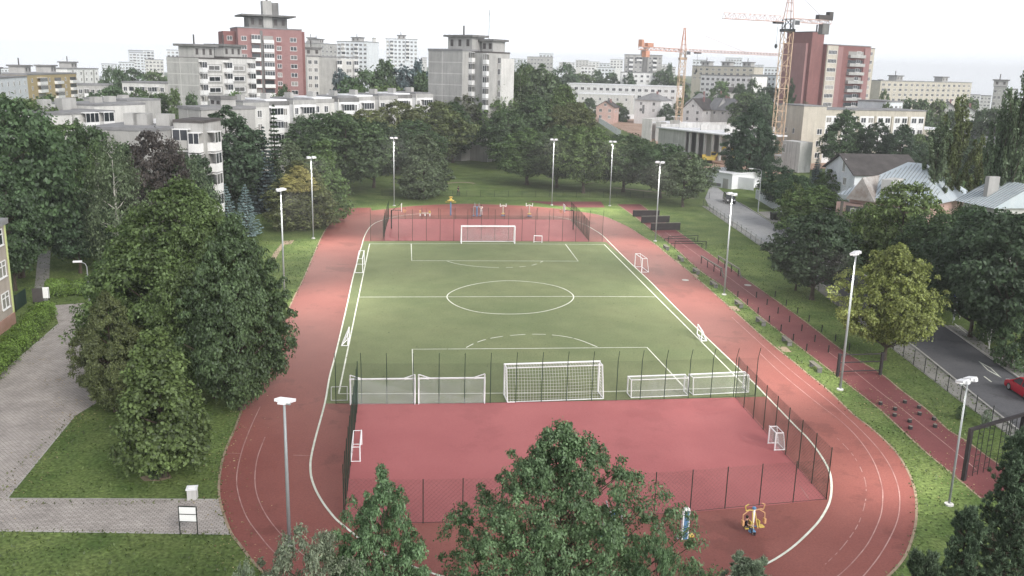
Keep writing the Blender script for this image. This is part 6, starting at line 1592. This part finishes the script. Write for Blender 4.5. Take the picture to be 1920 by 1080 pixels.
# ------------------------------------------------------------------ signs and boards
P = G(1786,606); h = zat((P.x,P.y), 549); t = thing('crossing_sign', 'blue pedestrian crossing sign with a yellow rim on a thin pole', 'road sign', P, .25); S = 1.0
MB().tube((0,0,0), (0,0,h), .035, n=6).build('pole', 'grey_metal', t)
MB().box(-.55, .55, -.06, -.04, h-1.2, h).build('rim_panel', 'sign_yellow', t); f_ = MB().box(-.40, .40, -.07, -.061, h-1.05, h-.15).build('sign_face', 'sign_blue', t)
MB().add([(-.33,-.074,h-.98),(.33,-.074,h-.98),(0,-.074,h-.25)], [(0,1,2)]).build('white_triangle', 'sign_white', t)
b = MB(); z0 = h-.93; b.box(-.03,.03,-.079,-.076,z0+.2,z0+.40); b.lathe([(.045,0),(.045,.08)], 8, (0,-.078,z0+.42)); b.bar((0,-.078,z0+.22),(-.12,-.078,z0),.045,.003); b.bar((0,-.078,z0+.22),(.12,-.078,z0),.045,.003); b.bar((0,-.078,z0+.36),(.12,-.078,z0+.24),.035,.003); b.build('walker_figure', 'cloth_black', t)
P = G(1423,420); t = thing('no_entry_disc', 'round dark-faced sign seen from behind near the grey car', 'road sign', G(1451,455)); MB().tube((0,0,0), (0,0,2.2), .03, n=6).build('pole', 'grey_metal', t); MB().tube((0,.04,2.0), (0,.06,2.0), .33, n=18).build('sign_face', 'grey_metal', t)
p, q = G(338,1003), G(371,1004); h = zat((p.x,p.y), 950); t = thing('notice_board', 'notice board of two white panels on thin dark legs by the paved path', 'notice board', p, heading(p, q)); L = (q-p).length
for x in (0, L): MB().tube((x,0,0), (x,0,h+.03), .03, n=6).build('leg', 'dark_metal', t)
MB().box(.03, L-.03, -.02, .02, h*.76, h).build('panel', 'sign_white', t); MB().box(.03, L-.03, -.02, .02, h*.50, h*.73).build('panel', 'sign_white', t)
b = MB(); [b.box(.031, L-.031, -.026, .026, z-.02, z+.02) for z in (h*.745, h*.488, h+.02)]; b.build('rail', 'dark_metal', t)
P = G(361,935); t = thing('waste_bin', 'squat concrete waste bin with a pale top beside the notice board', 'bin', P, .1)
b = MB(); b.prism([(-.25,-.22),(.25,-.22),(.28,.22),(-.28,.22)], 0, .62); b.build('body', 'concrete', t); MB().box(-.3, .3, -.27, .27, .622, .70).build('rim', 'hoarding', t); MB().box(-.18, .18, -.16, .16, .701, .715).build('opening', 'sign_white', t)
P = G(75,570); t = thing('notice_kiosk', 'dark notice stand with a white sheet at the end of the shaded path', 'notice board', P, .1); h = zat((P.x,P.y), 541)
MB().box(-.6, .35, -.1, .1, .25, h).build('board', 'roof_dark', t); MB().box(.36, .95, -.04, .04, .6, h+.12).build('sheet', 'sign_white', t)
for x in (-.55, .9): MB().tube((x,0,0), (x,0,h), .05, n=6).build('leg', 'dark_metal', t)
p, q = G(30,585), G(50,570); t = thing('yard_gate', 'dark green sheet gate between the school corner and the notice stand', 'gate', p, heading(p, q)); L = (q-p).length; MB().box(0, L, -.03, .03, .1, 1.6).build('gate_leaf', 'fence_green', t); MB().tube((0,0,0), (0,0,1.7), .05, n=6).build('post', 'dark_metal', t)
p = G(1700,640); 

# ------------------------------------------------------------------ exercise machines
def machine(P, rz, label, kind, s=1.0):
    t = thing('exercise_machine', label, 'exercise machine', P, rz, 'outdoor exercise machines'); t.scale = (s,s,s)
    if kind == 'press':
        MB().lathe([(.30,0),(.30,.05),(.16,.2),(.11,.4)], 12).build('base', 'blue_paint', t)
        MB().tube((0,0,.3), (0,0,2.0), .10, n=10).build('column', 'sign_white', t)
        for sx in (-1, 1):
            MB().path([(0,0,1.85),(sx*.45,-.1,2.0),(sx*.75,-.1,1.95),(sx*.85,-.1,2.35),(sx*.55,-.1,2.5)], .045, n=6).build('arm', 'yellow_paint' if sx < 0 else 'orange_paint', t)
            MB().path([(sx*.12,0,1.7),(sx*.16,-.25,1.0),(sx*.2,-.5,.55)], .04, n=6).build('strut', 'yellow_paint', t)
            MB().cbox((sx*.95,-.1,.95), .16, .3, .4).build('handle_pad', 'orange_paint', t); MB().path([(sx*.45,0,1.9),(sx*.95,-.05,1.6),(sx*.95,-.1,.9)], .04, n=6).build('handle_arm', 'orange_paint', t)
            MB().cbox((sx*.62,-.2,.55), .42, .42, .08).build('seat', 'yellow_paint', t); MB().cbox((sx*.36,-.2,.85), .08, .4, .5).build('backrest', 'yellow_paint', t)
            MB().tube((0,0,.5), (sx*.6,-.2,.5), .045, n=6).build('seat_bracket', 'blue_paint', t)
        MB().lathe([(.16,0),(.16,.12),(.05,.2)], 10, (0,0,2.0)).build('cap', 'blue_paint', t)
    elif kind == 'column':
        MB().box(-.17, .17, -.13, .13, 0, 2.1).build('column', 'blue_paint', t); MB().box(.171, .24, -.135, .135, 0, 2.16).build('edge_strip', 'sign_white', t); MB().box(-.24, -.171, -.135, .135, 0, 2.16).build('edge_strip', 'sign_white', t)
        MB().lathe([(.24,0),(.24,.06),(.1,.18)], 12, (0,0,2.17)).build('cap', 'sign_white', t)
        MB().box(.25, .62, -.2, .2, .18, .30).build('footplate', 'yellow_paint', t); MB().path([(-.25,0,1.5),(-.45,0,1.5),(-.48,0,.8),(-.48,0,.2)], .035, n=5).build('handle', 'dark_metal', t); MB().cbox((-.48,0,.15), .24, .4, .06).build('footplate', 'grey_metal', t)
    elif kind == 'tower':
        MB().tube((0,0,0), (0,0,2.3), .10, n=8).build('column', 'blue_paint', t); MB().lathe([(.1,0),(.55,.06),(.55,.14),(.1,.2)], 14, (0,0,2.3)).build('cap', 'yellow_paint', t); MB().path([(-.85,0,2.15),(.85,0,2.15)], .05, n=6).build('arm', 'yellow_paint', t); MB().lathe([(.3,0),(.12,.25),(.35,.45)], 10, (0,0,2.52)).build('finial', 'yellow_paint', t)
    elif kind == 'bench':
        MB().box(-1.0, 1.0, -.25, .25, .42, .52).build('seat', 'tan_wall', t)
        for x in (-.8, 0, .8): MB().box(x-.08, x+.08, -.2, .2, 0, .417).build('leg', 'sign_white', t)
        MB().cbox((-.8,0,.72), .3, .5, .4).build('pad', 'orange_paint', t); MB().cbox((.75,0,.68), .3, .5, .3).build('pad', 'yellow_paint', t)
    elif kind == 'walker':
        MB().tube((0,0,0), (0,0,1.3), .09, n=8).build('column', 'blue_paint', t)
        for s_ in (-1, 1): MB().path([(0,0,1.2),(s_*.4,0,1.35),(s_*.45,0,.5),(s_*.4,0,.15)], .045, n=6).build('swing_leg', 'grey_metal', t); MB().cbox((s_*.4,0,.12), .25, .5, .06).build('footplate', 'blue_paint', t); MB().path([(s_*.2,0,1.2),(s_*.3,.1,1.75)], .035, n=6).build('handle', 'grey_metal', t)
    else:
        MB().tube((0,0,0), (0,0,1.7), .08, n=8).build('column', 'tan_wall', t); MB().path([(-.45,0,1.45),(0,0,1.65),(.45,0,1.45),(.45,0,1.9)], .045, n=6).path([(-.45,0,1.45),(-.45,0,1.9)], .045, n=6).build('handle', 'sign_white', t)
        MB().cbox((0,-.3,.45), .45, .45, .08).build('seat', 'yellow_paint', t); MB().cbox((0,-.5,.15), .6, .3, .08).build('footplate', 'blue_paint', t)
    return t
press = machine(G(1410,997), .15, 'yellow and white two-seat press machine on the near bend, a child sitting on it', 'press', .68)
machine(G(1283,1010), .1, 'blue column machine with a yellow footplate right of the big oak', 'column', .78)
machine(G(1147,1010), .3, 'white-handled machine half hidden behind the big oak', 'walker', 1.25)
machine(G(797,405), 0, 'low bench machine with orange and yellow pads behind the far court', 'bench')
machine(G(845,404), 0, 'tall blue machine with a yellow top behind the far court', 'tower', 1.05)
machine(G(894,406), 0, 'grey walking machine behind the far court, next to the person in white', 'walker', 1.3)
machine(G(943,405), 0, 'slim pale machine behind the far court', 'rower', 1.1); machine(G(992,406), 0, 'pale machine with handles behind the right end of the far goal', 'rower', 1.2)

# ------------------------------------------------------------------ people
def skin_mesh(name, verts, edges, radii, m, parent, root=0, sub=1):
    me = bpy.data.meshes.new(name); me.from_pydata(verts, edges, []); o = link(name, me, parent)
    md = o.modifiers.new('skin', 'SKIN'); md.use_smooth_shade = True
    if not me.skin_vertices: me.attributes.new
    sv = me.skin_vertices[0].data
    for i, r in enumerate(radii):
        rr = r if isinstance(r, tuple) else (r, r); sv[i].radius = rr; sv[i].use_root = (i == root)
    s = o.modifiers.new('smooth', 'SUBSURF'); s.levels = sub; s.render_levels = sub
    me.materials.append(MAT[m]); return o
def person(P, rz, label, pose, shirt, trousers, scale=1.0, hair='hair_dark'):
    t = thing('person', label, 'person', P, rz); t.scale = (scale,)*3
    # joints: x to the person's left, y back, z up
    if pose == 'sit':
        J = dict(pel=(0,0,.52), sp=(0,.02,.75), ch=(0,0,1.0), nk=(0,-.01,1.13), hd=(0,-.04,1.24), tp=(0,-.03,1.38))
        leg = lambda s: [(s*.10,0,.50), (s*.13,-.42,.52), (s*.13,-.46,.12), (s*.13,-.62,.06)]
        arm = lambda s: [(s*.19,0,1.06), (s*.27,-.12,.84), (s*.22,-.36,.80), (s*.20,-.45,.80)]
    elif pose == 'walk':
        J = dict(pel=(0,0,.92), sp=(0,.01,1.12), ch=(0,0,1.33), nk=(0,-.02,1.49), hd=(0,-.05,1.60), tp=(0,-.04,1.76))
        leg = lambda s: [(s*.10,0,.90), (s*.11,-.14*s-.04,.50), (s*.11,-.12*s+.12*(s<0),.09), (s*.11,-.14*s-.10,.05)]
        arm = lambda s: [(s*.20,0,1.42), (s*.26,.10*s,1.14), (s*.25,.12*s-.16,.90), (s*.25,.12*s-.22,.82)]
    else:                                           # standing, reaching up to a handle
        J = dict(pel=(0,0,.92), sp=(0,.01,1.12), ch=(0,0,1.33), nk=(0,-.02,1.49), hd=(0,-.05,1.60), tp=(0,-.04,1.76))
        leg = lambda s: [(s*.10,0,.90), (s*.12,-.03,.50), (s*.13,.02,.09), (s*.14,-.12,.05)]
        arm = lambda s: [(s*.20,0,1.42), (s*.30,-.18,1.28), (s*.26,-.42,1.38), (s*.25,-.50,1.42)]
    V = [J['pel'], J['sp'], J['ch'], J['nk'], J['hd'], J['tp']]; E = [(0,1),(1,2),(2,3),(3,4),(4,5)]; R = [(.135,.10),(.125,.095),(.15,.10),.055,.095,.07]
    hx, hy, hz = J['hd']; V.append((hx, hy-.11, hz-.01)); E.append((4, len(V)-1)); R.append(.022)      # nose
    for s in (-1, 1):
        V.append((s*.085, hy+.02, hz)); E.append((4, len(V)-1)); R.append(.02)                             # ears
        L_ = leg(s); i0 = len(V); V += L_; R += [.085,.058,.04,.032]; E += [(0,i0),(i0,i0+1),(i0+1,i0+2),(i0+2,i0+3)]
        A_ = arm(s); i0 = len(V); V += A_; R += [.06,.042,.028,.034]; E += [(2,i0),(i0,i0+1),(i0+1,i0+2),(i0+2,i0+3)]
        w_ = Vector(A_[3]); d = (w_-Vector(A_[2])).normalized(); side = d.orthogonal().normalized()
        for k, ln in enumerate((.07,.085,.09,.08)):                                                        # four fingers, then the thumb
            f0 = w_+side*(.012*(k-1.5)*1.4)+d*.03; i1 = len(V); V += [tuple(f0), tuple(f0+d*ln*.6+Vector((0,0,-.015))), tuple(f0+d*ln*.8+Vector((0,0,-.04)))]; R += [.010,.009,.007]; E += [(i0+3,i1),(i1,i1+1),(i1+1,i1+2)]
        i1 = len(V); V += [tuple(w_+side*.04), tuple(w_+side*.055+d*.04)]; R += [.011,.008]; E += [(i0+3,i1),(i1,i1+1)]
    skin_mesh('body', V, E, R, 'skin', t)
    C = [J['pel'], J['sp'], J['ch'], (J['nk'][0], J['nk'][1], J['nk'][2]-.06)]; CE = [(0,1),(1,2),(2,3)]; CR = [(.150,.115),(.145,.112),(.172,.12),.075]
    for s in (-1, 1):
        A_ = arm(s); i0 = len(C); C += [A_[0], tuple(Vector(A_[0]).lerp(Vector(A_[1]), .8))]; CR += [.078,.06]; CE += [(2,i0),(i0,i0+1)]
    skin_mesh('shirt', C, CE, CR, shirt, t)
    C = [(J['pel'][0], J['pel'][1], J['pel'][2]+.06)]; CE = []; CR = [(.155,.12)]
    for s in (-1, 1):
        L_ = leg(s); i0 = len(C); C += L_[:3]; CR += [.10,.075,.055]; CE += [(0,i0),(i0,i0+1),(i0+1,i0+2)]
    skin_mesh('trousers', C, CE, CR, trousers, t)
    for s in (-1, 1):
        L_ = leg(s); q = Vector(L_[2]); e = Vector(L_[3]); MB().cbox((q+e)/2+Vector((0,-.03,-.015)), .10, .26, .09).build('shoe', 'cloth_black', t)
    b = MB(); b.lathe([(.10,-.02),(.112,.05),(.10,.11),(.06,.155),(.01,.17)], 12, (hx, hy+.018, hz+.02)); b.build('hair', hair, t, smooth=True); return t
pp = G(1410,997); person(pp+Vector((-.42,-.14,-.02)), 1.2, 'child in a black and white top sitting on the yellow press machine', 'sit', 'cloth_black', 'cloth_dark', .76)
person(G(902,404), PI, 'person in a white shirt standing at the grey walking machine behind the far court', 'stand', 'cloth_white', 'cloth_white')
person(G(859,366), .8, 'person in black walking on the far lawn by the wire fence', 'walk', 'cloth_black', 'cloth_black')

# ------------------------------------------------------------------ grass tufts, fallen leaves
def in_poly(pts, poly):
    x, y = pts[:,0], pts[:,1]; ins = np.zeros(len(pts), bool); n = len(poly); j = n-1
    for i in range(n):
        xi, yi = poly[i]; xj, yj = poly[j]
        c = ((yi > y) != (yj > y)) & (x < (xj-xi)*(y-yi)/((yj-yi) if abs(yj-yi) > 1e-9 else 1e-9)+xi); ins ^= c; j = i
    return ins
def gpoly(px): return [tuple(G(*p)[:2]) for p in px]
def build_grass():
    global rng
    rng = np.random.default_rng(91)
    keep_out = [gpoly(track_px[1:]), gpoly(STRIP_L+STRIP_R), gpoly(ROAD_L[2:]+ROAD_R[:11]), gpoly([(-330,1010),(-300,850),(0,702),(60,650),(110,607),(97,573),(172,567),(260,640),(240,720),(139,781),(14,934.5),(410,936.5),(419,964),(432,1002),(0,996)])]
    N = 260000; p = np.stack([rng.uniform(-45, 62, N), -64+rng.random(N)**1.5*125], 1)
    out = np.zeros(N, bool)
    for k in keep_out: out |= in_poly(p, k)
    p = p[~out]; n = len(p); cl = np.sin(p[:,0]*.9+np.sin(p[:,1]*.7)*2)*np.sin(p[:,1]*1.1+np.cos(p[:,0]*.5)*2)
    p = p[(cl+rng.random(n)*1.4) > .35]; n = len(p)
    h = .07+.09*rng.random(n); c = np.concatenate([p, (h*.4)[:,None]], 1)
    up = np.tile([[0,0,1.0]], (n,1))+rng.normal(size=(n,3))*.45; nr = unit(n); nr[:,2] = np.abs(nr[:,2])*.4+.5
    me = leaf_mesh('grass_tufts', c, nr, h*1.25, 'leaf_small', .55, up); o = link('grass_tufts', me); o['kind'] = 'stuff'; o.color = (.098,.138,.042,1)
    # longer fringe where the mower does not reach: kerbs and posts
    C = []
    for px in (TRACK_OUT, STRIP_L, STRIP_R, [(139,781),(14,934.5),(410,936.5)], [(0,996),(433,1002)], [(0,702),(110,607)]):
        ps = [np.array(G(*q)[:2]) for q in spline(px, 6)]
        for a, b in zip(ps[:-1], ps[1:]):
            L = np.linalg.norm(b-a)
            if np.hypot(*(a-CAM[:2])) > 150: continue
            k = int(L*6)+1; f = rng.random((k,1)); d = (b-a)/max(L, 1e-6); C.append(a+(b-a)*f+np.array([-d[1], d[0]])*rng.normal(size=(k,1))*.16)
    c2 = np.concatenate(C); n = len(c2); c = np.concatenate([c2, np.full((n,1), .06)], 1)
    me = leaf_mesh('grass_fringe', c, unit(n)+np.array([0,0,.6]), .15, 'leaf_small', .5, np.tile([[0,0,1.0]], (n,1))+rng.normal(size=(n,3))*.5); o = link('grass_fringe', me); o['kind'] = 'stuff'; o.color = (.125,.145,.060,1)
    C = []
    for px, k in ((STRIP_L, 350), (STRIP_R, 350), ([(411,930),(433,999),(480,1060)], 120), ([(60,650),(139,781)], 200), ([(139,781),(14,934)], 200), ([(485,700),(442,800),(412,891)], 220), ([(1590,721),(1652,770),(1690,760)], 160)):
        ps = [np.array(G(*q)[:2]) for q in spline(px, 4)]; i = rng.integers(0, len(ps), k); C.append(np.array(ps)[i]+rng.normal(size=(k,2))*np.array([.9,.9]))
    c2 = np.concatenate(C); n = len(c2); c = np.concatenate([c2, np.full((n,1), .036)], 1)
    me = leaf_mesh('fallen_leaves', c, np.tile([[0,0,1.0]], (n,1))+rng.normal(size=(n,3))*.15, .11, 'leaf_small', .7); o = link('fallen_leaves', me); o['kind'] = 'stuff'; o.color = (.30,.24,.13,1)
build_grass()
def build_specks():
    global rng
    rng = np.random.default_rng(55); tp = gpoly(TURF_L+[(775,757.5),(945,755),(1155,751),(1377,745.5)]+TURF_R)
    p = np.stack([rng.uniform(-5, 40, 900), rng.uniform(-4, 60, 900)], 1); p = p[in_poly(p, tp)][:420]; n = len(p); c = np.concatenate([p, np.full((n,1), .040)], 1)
    me = leaf_mesh('leaf_litter', c, np.tile([[0,0,1.0]], (n,1))+rng.normal(size=(n,3))*.1, .16, 'leaf_small', .6); o = link('leaf_litter', me); o['kind'] = 'stuff'; o.color = (.06,.065,.035,1)
build_specks()
# ------------------------------------------------------------------ hazy evening air
def build_haze():
    m = bpy.data.materials.new('haze_air'); m.use_nodes = True; n, l = m.node_tree.nodes, m.node_tree.links; n.clear()
    o = n.new('ShaderNodeOutputMaterial'); v = n.new('ShaderNodeVolumePrincipled'); v.inputs['Color'].default_value = (.97,.98,1.0,1); v.inputs['Density'].default_value = HAZE; v.inputs['Anisotropy'].default_value = .3
    l.new(v.outputs[0], o.inputs['Volume']); MAT['haze_air'] = m
    R_ = 3100; zb = min(v.co.z for v in bpy.data.objects['ground'].data.vertices)-1; b = MB().box(CAM[0]-R_, CAM[0]+R_, CAM[1]-R_, CAM[1]+R_, zb, 70); ob = b.build('haze', 'haze_air'); ob['kind'] = 'stuff'
HAZE = 0.00036
build_haze()
